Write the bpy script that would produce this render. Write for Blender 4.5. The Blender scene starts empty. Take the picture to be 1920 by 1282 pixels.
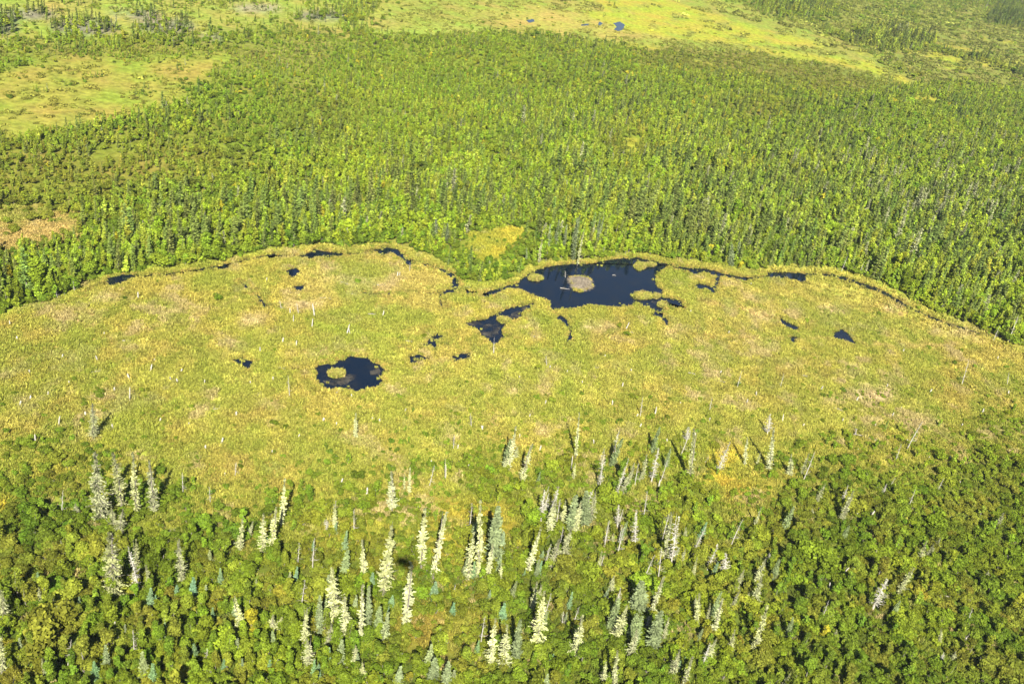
import bpy, math, random
import numpy as np
from mathutils import Matrix, Vector

random.seed(7)
RNG = np.random.default_rng(11)
sc = bpy.context.scene
COL = sc.collection
R = math.radians

# ------------------------------------------------------------------ camera
CAM_H = 120.0
FPX, CU, CV = 1856.0, 960.0, 641.0          # focal length and centre in photograph pixels
PITCH, ROLL = R(28.9), R(10.4)
RIGHT = np.array([1.0, 0, 0])
FWD = np.array([0, math.cos(PITCH), -math.sin(PITCH)])
UPV = np.array([0, math.sin(PITCH), math.cos(PITCH)])
CR, SR = math.cos(ROLL), math.sin(ROLL)


def ray(u, v):
    du, dv = u - CU, v - CV
    a, t = CR * du + SR * dv, SR * du - CR * dv
    return FWD + RIGHT * (a / FPX) + UPV * (t / FPX)


def ground(u, v, z=0.0):
    d = ray(u, v)
    s = (z - CAM_H) / d[2]
    return np.array([d[0] * s, d[1] * s, z])


def project(x, y, z=0.0):
    zz = z - CAM_H
    w = y * FWD[1] + zz * FWD[2]
    w = np.where(w < 1, 1, w)
    a = x / w * FPX
    t = (y * UPV[1] + zz * UPV[2]) / w * FPX
    return CU + CR * a + SR * t, CV + SR * a - CR * t


cd = bpy.data.cameras.new('camera')
cd.sensor_width = 36.0
cd.lens = FPX / 1920 * 36
cd.clip_start, cd.clip_end = 0.1, 20000
cam = bpy.data.objects.new('camera', cd)
COL.objects.link(cam)
xc, yc = CR * RIGHT + SR * UPV, -SR * RIGHT + CR * UPV
m = Matrix.Identity(4)
for i in range(3):
    m[i][0], m[i][1], m[i][2] = xc[i], yc[i], -FWD[i]
m[2][3] = CAM_H
cam.matrix_world = m
sc.camera = cam

# ------------------------------------------------------------------ sky, sun, exposure
ld = ray(765, 1043)                        # the aircraft's shadow marks the point opposite the sun
ld = ld / np.linalg.norm(ld)
sun_dir = -ld
SUN_EL = math.asin(sun_dir[2])
SUN_AZ = math.atan2(sun_dir[0], sun_dir[1])     # from +Y towards +X
w = bpy.data.worlds.new('World')
sc.world = w
w.use_nodes = True
nt = w.node_tree
nt.nodes.clear()
sky = nt.nodes.new('ShaderNodeTexSky')
sky.sky_type = 'NISHITA'
sky.sun_disc = False
sky.sun_elevation = SUN_EL
sky.sun_rotation = SUN_AZ
sky.air_density = 1.0
sky.dust_density = 0.6
bg = nt.nodes.new('ShaderNodeBackground')
bg.inputs[1].default_value = 0.055
wo = nt.nodes.new('ShaderNodeOutputWorld')
nt.links.new(sky.outputs[0], bg.inputs[0])
nt.links.new(bg.outputs[0], wo.inputs[0])
sd = bpy.data.lights.new('sun', 'SUN')
sd.energy = 5.0
sd.angle = R(0.53)
sd.color = (1.0, 0.95, 0.84)
so = bpy.data.objects.new('sun', sd)
COL.objects.link(so)
so.rotation_euler = Vector(sun_dir).to_track_quat('Z', 'Y').to_euler()
so.location = (0, -60, 200)
sc.view_settings.view_transform = 'Standard'
sc.view_settings.look = 'None'
sc.view_settings.exposure = 1.12
sc.view_settings.gamma = 1.0
sc.cycles.max_bounces = 5
sc.cycles.diffuse_bounces = 2
sc.cycles.transmission_bounces = 3
sc.cycles.volume_bounces = 0


# ------------------------------------------------------------------ noise and maps
def _hash(ix, iy, s):
    n = (ix.astype(np.int64) * 374761393 + iy.astype(np.int64) * 668265263 + s * 1274126177) & 0xffffffff
    n = ((n ^ (n >> 13)) * 1274126177) & 0xffffffff
    n = n ^ (n >> 16)
    return (n & 0xffffff) / float(0xffffff)


def vnoise(x, y, s=0):
    ix, iy = np.floor(x), np.floor(y)
    fx, fy = x - ix, y - iy
    fx, fy = fx * fx * (3 - 2 * fx), fy * fy * (3 - 2 * fy)
    a, b = _hash(ix, iy, s), _hash(ix + 1, iy, s)
    c, d = _hash(ix, iy + 1, s), _hash(ix + 1, iy + 1, s)
    return (a * (1 - fx) + b * fx) * (1 - fy) + (c * (1 - fx) + d * fx) * fy


def fbm(x, y, s=0, o=4):
    r, a, t = 0, 1.0, 0
    for k in range(o):
        r = r + a * vnoise(x * 2 ** k + 17.3 * k, y * 2 ** k - 9.1 * k, s + k)
        t += a
        a *= 0.55
    return r / t


def inside(poly, u, v):
    p = np.asarray(poly, float)
    r = np.zeros(np.shape(u), bool)
    j = len(p) - 1
    for i in range(len(p)):
        (x0, y0), (x1, y1) = p[i], p[j]
        if y0 != y1:
            c = ((y0 > v) != (y1 > v)) & (u < (x1 - x0) * (v - y0) / (y1 - y0) + x0)
            r ^= c
        j = i
    return r


def strip(pts, ws):
    ws = [w_ * .78 for w_ in ws]
    a, b = [], []
    for i, (x, y) in enumerate(pts):
        x0, y0 = pts[max(i - 1, 0)]
        x1, y1 = pts[min(i + 1, len(pts) - 1)]
        l = math.hypot(x1 - x0, y1 - y0)
        nx, ny = -(y1 - y0) / l, (x1 - x0) / l
        ww = ws[i] / 2
        a.append((x + nx * ww, y + ny * ww))
        b.append((x - nx * ww, y - ny * ww))
    return a + b[::-1]


U0, V0, U1, V1, Q = -400, -140, 2320, 1480, 4
MU, MV = np.meshgrid(np.arange(U0, U1, Q), np.arange(V0, V1, Q))
WU = MU + 14 * (fbm(MU / 34, MV / 14, 3) - .5) * 2 * np.clip(MV / 500 + .5, .5, 1.6)
WV = MV + 7 * (fbm(MU / 34, MV / 14, 9) - .5) * 2 * np.clip(MV / 400 + .25, .35, 2.2)


def blur(a, n):
    if n < 1:
        return a
    k = np.ones(2 * n + 1) / (2 * n + 1)
    for _ in range(2):
        a = np.apply_along_axis(lambda r: np.convolve(np.pad(r, n, 'edge'), k, 'valid'), 0, a)
        a = np.apply_along_axis(lambda r: np.convolve(np.pad(r, n, 'edge'), k, 'valid'), 1, a)
    return a


MAPS = {k: np.zeros(MU.shape) for k in ('r', 'g', 'b', 'shrub', 'broad', 'spruce', 'larch', 'bog', 'tuft', 'lichen', 'fol')}
MAPS['h'] = np.ones(MU.shape)


def paint(mask, amt=1.0, soft=0, rgb=None, **ch):
    mk = np.clip(blur(mask.astype(float), soft), 0, 1) * amt
    if rgb:
        ch.update(r=rgb[0], g=rgb[1], b=rgb[2])
    for k, val in ch.items():
        MAPS[k] = MAPS[k] * (1 - mk) + val * mk


def P(*pts):
    return inside(pts, WU, WV)


def E(cx, cy, rx, ry, tilt=0.0):
    c, s = math.cos(tilt), math.sin(tilt)
    x, y = WU - cx, WV - cy
    return ((x * c + y * s) / rx) ** 2 + ((-x * s + y * c) / ry) ** 2 < 1


ALL = np.ones(MU.shape, bool)
NB = fbm(MU / 60, MV / 26, 21)
NC = fbm(MU / 24, MV / 9, 33)
ND = fbm(MU / 130, MV / 60, 44)
# the wood behind the meadow is the default
paint(ALL, rgb=(.19, .22, .026), shrub=.85, broad=.62, spruce=.11, larch=.36, h=1.0)
paint(ND > .56, .7, 4, spruce=.30, broad=.40)
paint(P((300, 130), (760, 90), (900, 200), (760, 330), (480, 340), (300, 260)), .6, 16, spruce=.04, larch=.25, broad=.42, h=.78)
paint((MV < 210), .8, 10, spruce=.05, larch=.45, broad=.7, shrub=.95)
paint(ND < .42, .8, 4, spruce=.05, larch=.12, broad=.6)
paint(P((1150, 60), (2320, 200), (2320, 760), (1560, 530), (1100, 500), (1000, 300)), .8, 12, spruce=.34, larch=.42, broad=.5, h=1.15)
paint(P((1500, 260), (2320, 300), (2320, 480), (1650, 420)), .8, 12, lichen=.35)
paint(P((430, 480), (1000, 470), (1000, 330), (520, 330)), .6, 10, spruce=.5, h=1.1)
paint(P((-400, 640), (130, 560), (180, 520), (480, 480), (520, 400), (-400, 470)), .7, 6, h=1.15, spruce=.3, broad=.6)
paint(P((-400, 440), (190, 430), (240, 470), (190, 500), (0, 520), (-400, 560)), .9, 4, spruce=.05, larch=.05, broad=.35, h=.62, shrub=.95)
# brownish shrubby openings
paint(P((-400, 280), (120, 275), (330, 265), (480, 275), (470, 320), (300, 350), (170, 400), (-400, 400)), .9, 8,
      spruce=.03, larch=.10, broad=.22, h=.6, shrub=.95, rgb=(.20, .19, .03), fol=-.55)
paint(P((500, 210), (640, 200), (720, 230), (600, 250)), .8, 6, spruce=.05, larch=.1, broad=.2, h=.7, fol=-.7)
paint(P((1120, 260), (1200, 255), (1240, 300), (1150, 300)), .9, 3, spruce=0, larch=.03, broad=.1, shrub=.8, fol=-.6, h=.6)
paint(P((1380, 190), (1480, 190), (1500, 215), (1400, 215)), .8, 4, spruce=.03, larch=.08, broad=.1, fol=-.6, rgb=(.2, .17, .04), h=.6)
paint(E(1318, 205, 32, 5), .9, 1, spruce=0, larch=0, broad=0, shrub=.1, rgb=(.33, .27, .10))
paint(P((830, 430), (1000, 420), (1010, 470), (980, 505), (880, 530), (850, 480)), 1, 3, spruce=.0, larch=.0, broad=.06, h=.5, shrub=.9)
paint(P((560, 460), (860, 440), (880, 520), (800, 485), (740, 455), (640, 462)), .8, 3, spruce=.1, larch=.05, broad=.5, h=.6, shrub=.95)
paint(P((878, 430), (984, 426), (976, 452), (935, 484), (900, 490), (880, 460)), 1, 0, spruce=0, larch=0, broad=0, shrub=.05, tuft=1, rgb=(.40, .34, .04))
paint(P((1168, 262), (1192, 260), (1184, 280), (1166, 280)), 1, 1, spruce=0, larch=0, broad=0, shrub=.05, tuft=.5, rgb=(.40, .36, .04))
paint(P((-400, 400), (0, 388), (70, 386), (160, 405), (175, 425), (110, 455), (0, 478), (-400, 490)), 1, 2, spruce=0, larch=0.0, broad=.0, shrub=.14, tuft=1, rgb=(.42, .31, .10), fol=-.5)
paint(P((1180, 480), (1300, 470), (1560, 490), (1560, 520), (1200, 495)), .8, 3, spruce=.3, broad=.5, h=.6, shrub=.95)
# far open bogs
BOG = dict(spruce=.0, larch=.0, broad=.0, shrub=.02, bog=.25)
left_bog = P((-400, 300), (-400, 150), (0, 140), (60, 120), (150, 112), (240, 108), (340, 112), (420, 103), (445, 112), (400, 128), (385, 148),
             (350, 170), (360, 190), (300, 202), (255, 216), (120, 244), (0, 264))
paint(P((-400, 170), (0, 122), (300, 112), (480, 120), (600, 120), (640, 90), (0, 84), (-400, 90)), .9, 3, spruce=.01, larch=.04, broad=.06, h=.45, shrub=.4, bog=.9, rgb=(.22, .22, .035), fol=0)
paint(P((480, 60), (760, 50), (900, 60), (900, 80), (640, 84), (560, 170), (420, 130)), .8, 5, spruce=.1, larch=.5, broad=.4, h=.6, shrub=.6, rgb=(.2, .2, .04))
top_left = P((-400, -140), (760, -140), (1100, -140), (1100, 40), (980, 62), (900, 62), (760, 74), (640, 72), (470, 76), (300, 68), (-400, 84))
paint(top_left, 1, 2, rgb=(.27, .29, .05), h=.8, **BOG)
paint(top_left & (NC > .57), .7, 1, rgb=(.34, .29, .055), bog=.1)
paint(top_left & (NB < .40), .7, 2, rgb=(.24, .26, .045), larch=.16, shrub=.25, spruce=.03, h=.9)
paint(left_bog, 1, 1, rgb=(.28, .265, .042), h=.7, **BOG)
paint(left_bog & (NC > .60), .6, 2, rgb=(.33, .27, .05), bog=.1)
paint(left_bog & (NC < .46), .7, 2, rgb=(.22, .245, .035), bog=.5)
for cx, cy, rx, ry in ((345, 126, 22, 5), (270, 146, 28, 6), (310, 152, 30, 4), (175, 146, 24, 5), (128, 160, 22, 3), (265, 175, 38, 7), (78, 170, 14, 4), (345, 163, 20, 3)):
    paint(E(cx, cy, rx, ry), .9, 0, larch=.3, shrub=.9, spruce=.25, h=.45, fol=-.1)
paint(P((-400, 100), (0, 84), (120, 84), (260, 72), (300, 60), (460, 56), (540, 50), (640, 60), (640, 78), (420, 92), (240, 90), (100, 100), (-400, 118)),
      .9, 1, rgb=(.20, .21, .035), spruce=.14, larch=.42, broad=.15, shrub=.5, h=1.0)
for cx, cy, rx, ry, k in ((160, 52, 62, 14, .9), (270, 30, 34, 9, .8), (310, 50, 55, 12, .9), (5, 45, 28, 20, .9), (60, 28, 50, 9, .7), (-120, 30, 90, 16, .8), (610, 30, 60, 8, .5)):
    paint(E(cx, cy, rx, ry), .95, 1, spruce=k, larch=.25, shrub=.3, h=1.5, rgb=(.2, .18, .13))
paint(P((640, 0), (700, -60), (760, -60), (700, 30), (698, 74), (640, 74), (634, 30)), .95, 1, larch=.75, spruce=.15, h=1.3, shrub=.5)
paint(P((560, 22), (700, 8), (760, -20), (700, -30), (560, 10)), .9, 1, larch=.6, spruce=.2, h=.8, shrub=.5)
paint(P((420, 8), (620, 0), (620, -40), (100, -60), (100, 12)), .8, 2, larch=.6, spruce=.2, h=.8, shrub=.5)
for cx, cy, rx, ry in ((405, 70, 26, 5), (480, 16, 50, 6), (770, 44, 40, 10), (800, 24, 40, 5), (225, 24, 20, 3)):
    paint(E(cx, cy, rx, ry), .85, 1, rgb=(.30, .27, .19), bog=.3)
mid_bog = P((700, 76), (720, 50), (760, 10), (900, -140), (1250, -140), (1330, -10), (1440, 20), (1560, 60), (1640, 105), (1700, 140), (1716, 162),
            (1650, 152), (1540, 122), (1400, 98), (1280, 104), (1160, 92), (1000, 68), (920, 62))
paint(mid_bog, 1, 1, rgb=(.26, .27, .045), h=.6, **BOG)
paint(P((880, 20), (1100, 8), (1260, 40), (1260, 80), (1140, 78), (960, 58)), .85, 3, rgb=(.37, .31, .065), bog=.08)
paint(mid_bog & (NC < .42), .8, 1, rgb=(.24, .24, .045), bog=.8)
paint(P((700, 62), (900, 48), (900, 78), (700, 80)), .5, 2, rgb=(.40, .42, .08))
paint(P((660, 70), (900, 62), (1000, 64), (1180, 84), (1300, 104), (1300, 116), (1100, 104), (900, 80), (700, 86)), .9, 1, rgb=(.18, .20, .03), larch=.5, spruce=.2, broad=.3, shrub=.8, h=1.1)
paint(E(1145, 10, 24, 4), 1, 0, larch=.9, spruce=.5, h=1.3, shrub=.5)
paint(E(1142, 34, 30, 2.5), 1, 0, larch=.9, spruce=.5, h=1.0, shrub=.5)
# right flats
right_flat = P((1300, -140), (2320, -140), (2320, 260), (1920, 168), (1720, 164), (1690, 135), (1560, 70), (1420, 20))
paint(right_flat, 1, 2, rgb=(.21, .215, .042), spruce=.02, larch=.06, broad=.02, shrub=.2, bog=.75, h=.9, fol=-.2)
paint(P((1180, 96), (1400, 96), (1560, 120), (1700, 166), (1560, 176), (1380, 140), (1200, 120)), .85, 3, rgb=(.18, .17, .035), spruce=.08, larch=.12, broad=.1, shrub=.6, bog=.8, h=.6, fol=-.5)
paint(right_flat & (WV < 46) & (NC > .50), .7, 2, larch=.28, spruce=.1, shrub=.6, h=1.3, rgb=(.22, .25, .035), fol=.3)
paint(P((1420, 0), (1520, -10), (1580, 22), (1520, 40), (1430, 26)), .9, 2, larch=.7, spruce=.25, shrub=.6, h=2.0)
paint(P((1760, 0), (2320, 60), (2320, -140), (1700, -140)), .9, 2, larch=.4, spruce=.4, shrub=.6, h=1.8)
paint(E(1900, 38, 50, 11, .1), .95, 1, spruce=.9, larch=.1, h=2.2)
paint(P((1600, 56), (1640, 52), (1700, 58), (1755, 82), (1755, 97), (1700, 93), (1640, 92), (1600, 72)), 1, 1, larch=.95, spruce=.35, h=2.5, shrub=.6)
paint(P((1755, 92), (1840, 110), (1920, 140), (2320, 250), (2320, 270), (1920, 150), (1830, 116), (1755, 100)), 1, 0, larch=.7, spruce=.5, h=1.6, shrub=.6)
paint(P((1545, 52), (1620, 80), (1600, 84), (1540, 64)), .9, 0, larch=.4, spruce=.4, h=1.6, shrub=.6)
YEL = dict(rgb=(.345, .33, .035), bog=.03, shrub=0., larch=0., spruce=0., broad=0.)
for poly in (((1100, -20), (1250, 0), (1330, 25), (1420, 52), (1540, 80), (1540, 90), (1420, 84), (1300, 76), (1180, 60), (1100, 30)),
             ((1400, 84), (1560, 108), (1640, 118), (1664, 134), (1652, 144), (1600, 126), (1480, 108), (1400, 96)),
             ((1680, 140), (1712, 152), (1714, 160), (1696, 162), (1668, 148)),
             ((1580, 60), (1640, 68), (1642, 76), (1590, 72)), ((1690, 92), (1780, 104), (1860, 122), (1850, 126), (1760, 112), (1690, 98)),
             ((1755, 121), (1810, 126), (1806, 131), (1760, 126)), ((1760, 84), (1850, 98), (1840, 101), (1765, 90)), ((1840, 66), (1900, 80), (1890, 84), (1840, 72)),
             ((1610, 98), (1690, 108), (1680, 112), (1615, 103)), ((1870, 118), (1960, 124), (1960, 130), (1880, 124)),
             ((1714, 184), (1764, 187), (1766, 196), (1720, 193)), ((1728, 199), (1766, 203), (1766, 209), (1735, 207)),
             ((1300, 116), (1345, 118), (1340, 122), (1305, 120)), ((1160, 82), (1240, 88), (1240, 92), (1165, 88))):
    paint(P(*poly) & ((NC > .40) | (MV > 130)), .92, 0, **YEL)
# the beaver meadow
EDGE = [(-400, 700), (-60, 612), (0, 598), (60, 578), (130, 560), (160, 532), (260, 517), (400, 497), (500, 480), (590, 466), (650, 470), (740, 462), (785, 482), (850, 508),
        (864, 534), (900, 542), (960, 532), (985, 510), (1040, 495), (1110, 493), (1190, 482), (1260, 494), (1340, 502), (1400, 516), (1480, 508), (1560, 510),
        (1620, 526), (1690, 556), (1740, 586), (1800, 608), (1860, 636), (1920, 660), (2320, 800)]
LOW = [(2320, 760), (1920, 760), (1700, 800), (1500, 820), (1380, 930), (1290, 850), (1150, 830), (960, 850), (900, 830), (830, 880), (700, 870), (560, 900), (520, 930), (400, 930), (330, 880), (210, 850), (0, 830), (-400, 850)]
bank = inside([(x, y - 7) for x, y in EDGE] + LOW, MU + 3 * NC, MV + 8 * (NC - .5))
meadow = inside(EDGE + LOW, MU, MV + 5 * (NC - .5)) | inside([(x, y + 60) for x, y in EDGE] + [(x, y - 20) for x, y in LOW], MU, MV)
fore = inside([(-400, 900), (-400, 1480), (2320, 1480), (2320, 700), (1920, 690)] + LOW[1:], MU, MV)
paint(fore, 1, 2, spruce=0, larch=0, broad=.02, lichen=0, shrub=.1, tuft=1, fol=0, bog=0, h=.4, rgb=(.33, .29, .05))
LOWY = np.interp(MU, [q[0] for q in LOW[::-1]], [q[1] for q in LOW[::-1]])
edge = np.clip((MV - (LOWY - 90 + 25 * (MU > 1350))) / 260 + (fbm(MU / 46, MV / 24, 71) - .5) * 1.1, 0, 1)
edge = np.where(MV < LOWY - 190, 0, edge) * (MV > 640)
edge = edge * edge * (3 - 2 * edge)
paint(bank, 1, 0, rgb=(.34, .36, .05), spruce=0, larch=0, broad=0, shrub=.10, tuft=1, h=.5, fol=.3, bog=0, lichen=0)
paint(meadow, 1, 1, rgb=(.355, .295, .058), spruce=0, larch=0, broad=0.0, shrub=.012, tuft=1, h=.4, fol=0)
paint(meadow & (NB > .50), .6, 3, rgb=(.27, .31, .042))
paint(meadow & (NC > .60) & (MV > 600), .45, 1, rgb=(.38, .30, .085))
paint(meadow & (MV < 575) & (MU > 560) & (MU < 860), .6, 6, rgb=(.40, .32, .095))
paint(meadow & (MU > 1290) & (MV < 640), .55, 6, rgb=(.40, .335, .08))
paint(P((880, 560), (1000, 545), (1030, 565), (900, 590), (840, 580), (830, 550)) & meadow, .8, 2, rgb=(.40, .34, .055))
for cx, cy, rx, ry in ((1115, 613, 34, 8), (1635, 738, 44, 16), (1735, 790, 32, 12), (1860, 812, 34, 9), (955, 728, 18, 5), (1600, 695, 16, 8), (700, 535, 34, 7),
                       (660, 525, 40, 8), (665, 555, 26, 4), (620, 500, 22, 8), (250, 655, 26, 5), (140, 600, 34, 6), (100, 618, 20, 4), (565, 570, 34, 7), (205, 560, 22, 7), (590, 660, 22, 6), (510, 762, 24, 6),
                       (1430, 590, 24, 8), (1560, 585, 30, 7), (1315, 665, 14, 8), (1340, 700, 22, 6), (1260, 625, 20, 5), (1480, 680, 34, 5), (930, 430, 1, 1), (480, 600, 24, 7), (440, 645, 16, 8),
                       (1310, 748, 20, 6), (1830, 880, 20, 8), (1160, 685, 14, 5), (230, 740, 14, 5), (1680, 575, 24, 6), (850, 675, 18, 5), (1420, 560, 20, 5), (1790, 620, 40, 8), (1560, 748, 24, 5)):
    paint(E(cx, cy, rx * 1.15, ry * 1.2) & (NC > .38), .75, 1, rgb=(.46, .35, .19), tuft=.3)
paint(E(80, 690, 90, 40), .45, 5, rgb=(.42, .28, .07))
for cx, cy, rx, ry, c in ((300, 720, 60, 18, 0), (470, 635, 60, 14, 0), (720, 650, 70, 20, 0), (1500, 650, 90, 14, 0), (1000, 600, 40, 14, 0), (270, 580, 60, 16, 0)):
    paint(E(cx, cy, rx, ry) & meadow, .5, 4, rgb=(.27, .31, .042))
for pts_, wd_, c_ in (([(1250, 612), (1275, 625), (1330, 632), (1400, 634), (1480, 637), (1560, 636)], 3, (.44, .32, .10)), ([(826, 575), (850, 580), (870, 604)], 3, (.30, .22, .06)), ([(480, 690), (530, 700), (592, 694)], 4, (.25, .28, .035)),
                    ([(730, 700), (820, 690), (880, 672), (960, 655), (1060, 660)], 4, (.27, .29, .04)), ([(505, 570), (560, 600), (640, 622), (740, 632), (800, 640)], 4, (.25, .29, .035)), ([(1300, 560), (1400, 585), (1465, 600)], 4, (.45, .33, .11)),
                    ([(1500, 612), (1540, 618), (1562, 628)], 4, (.30, .22, .05)), ([(1606, 640), (1680, 652), (1760, 650), (1840, 640)], 4, (.42, .32, .10)), ([(180, 640), (260, 620), (360, 600), (450, 560)], 4, (.42, .32, .11)), ([(1060, 656), (1040, 690), (980, 720), (900, 740)], 4, (.26, .28, .04))):
    paint(inside(strip(pts_, [wd_ * 2.2] * len(pts_)), WU, MV + 4 * (NC - .5)), .7, 0, rgb=c_)
# the near thicket thins out into the meadow
creep = np.clip((MV - (LOWY - 170)) / 120, 0, 1) * (MV > 640)
mk = edge
for k, c in (('shrub', .97), ('r', .22), ('g', .235), ('b', .032), ('tuft', .6), ('broad', .12)):
    MAPS[k] = MAPS[k] * (1 - mk) + c * mk
MAPS['shrub'] = np.clip(MAPS['shrub'] + .16 * creep * (1 - mk), 0, .97)
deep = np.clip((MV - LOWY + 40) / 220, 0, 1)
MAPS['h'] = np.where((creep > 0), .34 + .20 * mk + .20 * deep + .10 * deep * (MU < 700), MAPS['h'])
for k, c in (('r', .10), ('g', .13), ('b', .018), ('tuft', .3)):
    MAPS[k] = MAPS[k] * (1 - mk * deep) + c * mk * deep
MAPS['fol'] = np.where(creep > 0, .25 * (1 - deep) - deep * np.clip((fbm(MU / 55, MV / 38, 131) - .50) * 6, 0, .55), MAPS['fol'])
# patches of the near thicket
for cx, cy, rx, ry, cc, sh in ((1345, 870, 46, 45, (.44, .36, .04), .12), (1385, 915, 30, 10, (.50, .28, .03), .1), (890, 975, 80, 32, (.38, .27, .03), .35), (860, 1010, 70, 60, (.30, .26, .035), .5),
                               (30, 1085, 60, 20, (.40, .33, .03), .25), (110, 880, 60, 40, (.26, .24, .035), .6), (5, 955, 16, 16, (.46, .34, .03), .1), (180, 815, 40, 20, (.36, .34, .04), .2),
                               (830, 1180, 110, 50, (.26, .20, .035), .7), (1080, 800, 20, 10, (.50, .32, .06), .05), (660, 1000, 120, 40, (.28, .26, .035), .75)):
    paint(E(cx, cy, rx, ry), .9, 3, rgb=cc, shrub=sh, tuft=.9, broad=.04, fol=-.4)
paint(P((-400, 1140), (0, 1130), (520, 1050), (640, 1200), (620, 1480), (-400, 1480)), .6, 10, broad=.5, h=.85)
paint(P((640, 1240), (1200, 1210), (1250, 1480), (640, 1480)), .6, 6, broad=.5, h=.7)
paint(P((1350, 980), (1600, 960), (1700, 1240), (1400, 1300)), .5, 10, broad=.3, h=.7)

# the trees get smaller towards the far bogs
MAPS['h'] = np.where(MV < 460, MAPS['h'] * np.clip(.56 + (MV - 130) / 330. * .44, .56, 1), MAPS['h'])
MAPS['h'] *= .85 + .4 * fbm(MU / 40, MV / 16, 83)

# water, traced on the ground
PONDS = [
    [(862, 540), (880, 544), (905, 547), (940, 540), (972, 531), (985, 519), (1005, 508), (1040, 500), (1080, 497), (1110, 497), (1140, 490), (1190, 486), (1230, 494), (1262, 500), (1245, 507), (1228, 520),
     (1230, 535), (1242, 545), (1240, 554), (1262, 556), (1276, 561), (1282, 575), (1262, 574), (1246, 571), (1240, 580), (1246, 590), (1236, 586), (1222, 578), (1206, 572), (1195, 566), (1170, 573), (1150, 574), (1130, 571),
     (1105, 569), (1080, 575), (1050, 577), (1035, 580), (1029, 562), (1000, 552), (975, 545), (955, 543), (940, 548), (915, 558), (904, 549), (880, 549)],
    [(1258, 500), (1290, 503), (1330, 506), (1370, 517), (1405, 521), (1400, 526), (1370, 523), (1352, 520), (1348, 532), (1342, 549), (1332, 545), (1324, 539), (1308, 541), (1298, 532), (1310, 528), (1335, 533),
     (1341, 520), (1320, 513), (1300, 518), (1290, 511), (1262, 506)],
    [(868, 607), (885, 602), (908, 600), (935, 585), (960, 577), (1000, 570), (1003, 575), (985, 586), (976, 598), (952, 607), (943, 617), (946, 626), (964, 628), (941, 632), (936, 641), (925, 645), (914, 635),
     (903, 625), (890, 614), (880, 609)],
    [(592, 687), (605, 683), (625, 680), (655, 670), (692, 671), (698, 680), (712, 685), (724, 695), (716, 705), (722, 719), (700, 723), (680, 731), (655, 729), (640, 725), (618, 729), (600, 722), (592, 712), (594, 700)],
    [(433, 676), (455, 674), (480, 680), (462, 689), (450, 683)], [(765, 670), (780, 666), (806, 672), (790, 678), (770, 677)], [(848, 668), (860, 665), (882, 663), (882, 669), (864, 672), (850, 676)],
    [(805, 636), (818, 629), (834, 634), (822, 640), (815, 653), (808, 646), (795, 645)], [(836, 643), (843, 644), (842, 653), (836, 651)],
    [(445, 529), (460, 535), (475, 548), (489, 552), (502, 568), (494, 570), (480, 558), (468, 548), (455, 541)], [(538, 508), (555, 504), (567, 511), (548, 517), (538, 514)],
    [(548, 538), (572, 536), (566, 542), (550, 542)], [(552, 479), (580, 474), (592, 465), (612, 472), (646, 475), (642, 479), (615, 482), (598, 480), (580, 485), (562, 481)],
    [(700, 471), (725, 466), (745, 470), (762, 480), (773, 490), (760, 494), (752, 484), (735, 477), (718, 479), (706, 475)],
    [(798, 496), (815, 503), (835, 508), (852, 515), (861, 528), (862, 541), (850, 536), (841, 530), (845, 520), (825, 511), (803, 503)],
    [(203, 523), (225, 518), (255, 517), (252, 522), (215, 531), (205, 530)], [(408, 499), (435, 494), (428, 501), (410, 503)],
    [(1463, 597), (1475, 604), (1497, 610), (1490, 615), (1470, 609), (1463, 603)], [(1562, 625), (1580, 621), (1592, 628), (1606, 641), (1585, 637), (1563, 631)], [(1478, 633), (1502, 633), (1486, 641)],
    [(1440, 514), (1470, 511), (1508, 515), (1512, 526), (1500, 524), (1480, 520), (1445, 519)], [(1150, 44), (1162, 41), (1172, 47), (1168, 56), (1158, 60), (1150, 56), (1156, 51)], [(986, 38), (1000, 36), (1003, 41), (992, 43)],
    [(1124, 41), (1130, 44), (1125, 49), (1121, 46)], [(1090, 46), (1104, 45), (1104, 48), (1090, 49)], [(500, 479), (520, 476), (518, 481), (502, 483)], [(330, 511), (372, 505), (368, 510), (334, 515)],
    [(1128, 518), (1128, 518), (1128, 518)],
]
PONDS.pop()


STRIPS = [strip([(1046, 592), (1053, 598), (1060, 603), (1067, 612), (1071, 622), (1068, 634), (1062, 644), (1061, 656)], [11, 15, 13, 12, 11, 11, 10, 5]),
          strip([(1222, 588), (1240, 592), (1247, 600), (1252, 612)], [9, 13, 13, 8]), strip([(862, 545), (838, 547), (826, 552), (824, 562), (830, 577)], [9, 10, 10, 9, 9]),
          strip([(1510, 514), (1560, 517), (1580, 522), (1600, 528), (1620, 536), (1650, 546), (1672, 559), (1700, 575), (1730, 589), (1776, 608), (1800, 614), (1836, 625), (1862, 633)], [6, 8, 10, 9, 11, 9, 11, 9, 6, 5, 7, 5, 7]),
          strip([(640, 477), (670, 476), (704, 472)], [5, 6, 6]), strip([(1400, 524), (1420, 521), (1442, 518)], [6, 6, 7]),
          strip([(250, 521), (300, 516), (332, 513), (370, 508), (412, 500)], [6, 5, 7, 7, 6]), strip([(1252, 569), (1272, 575), (1290, 579)], [6, 7, 4]),
          strip([(430, 497), (470, 487), (500, 481), (556, 480)], [5, 4, 5, 6]), strip([(768, 488), (785, 493), (802, 499)], [7, 5, 7]), strip([(112, 574), (140, 566), (170, 542), (205, 526)], [4, 5, 4, 6]),
          strip([(742, 650), (770, 655), (800, 651)], [3, 4, 3]), strip([(655, 545), (700, 552), (760, 548), (822, 551)], [3, 3.5, 3, 4]), strip([(1310, 628), (1350, 640), (1400, 637)], [2, 4, 3])]
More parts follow.
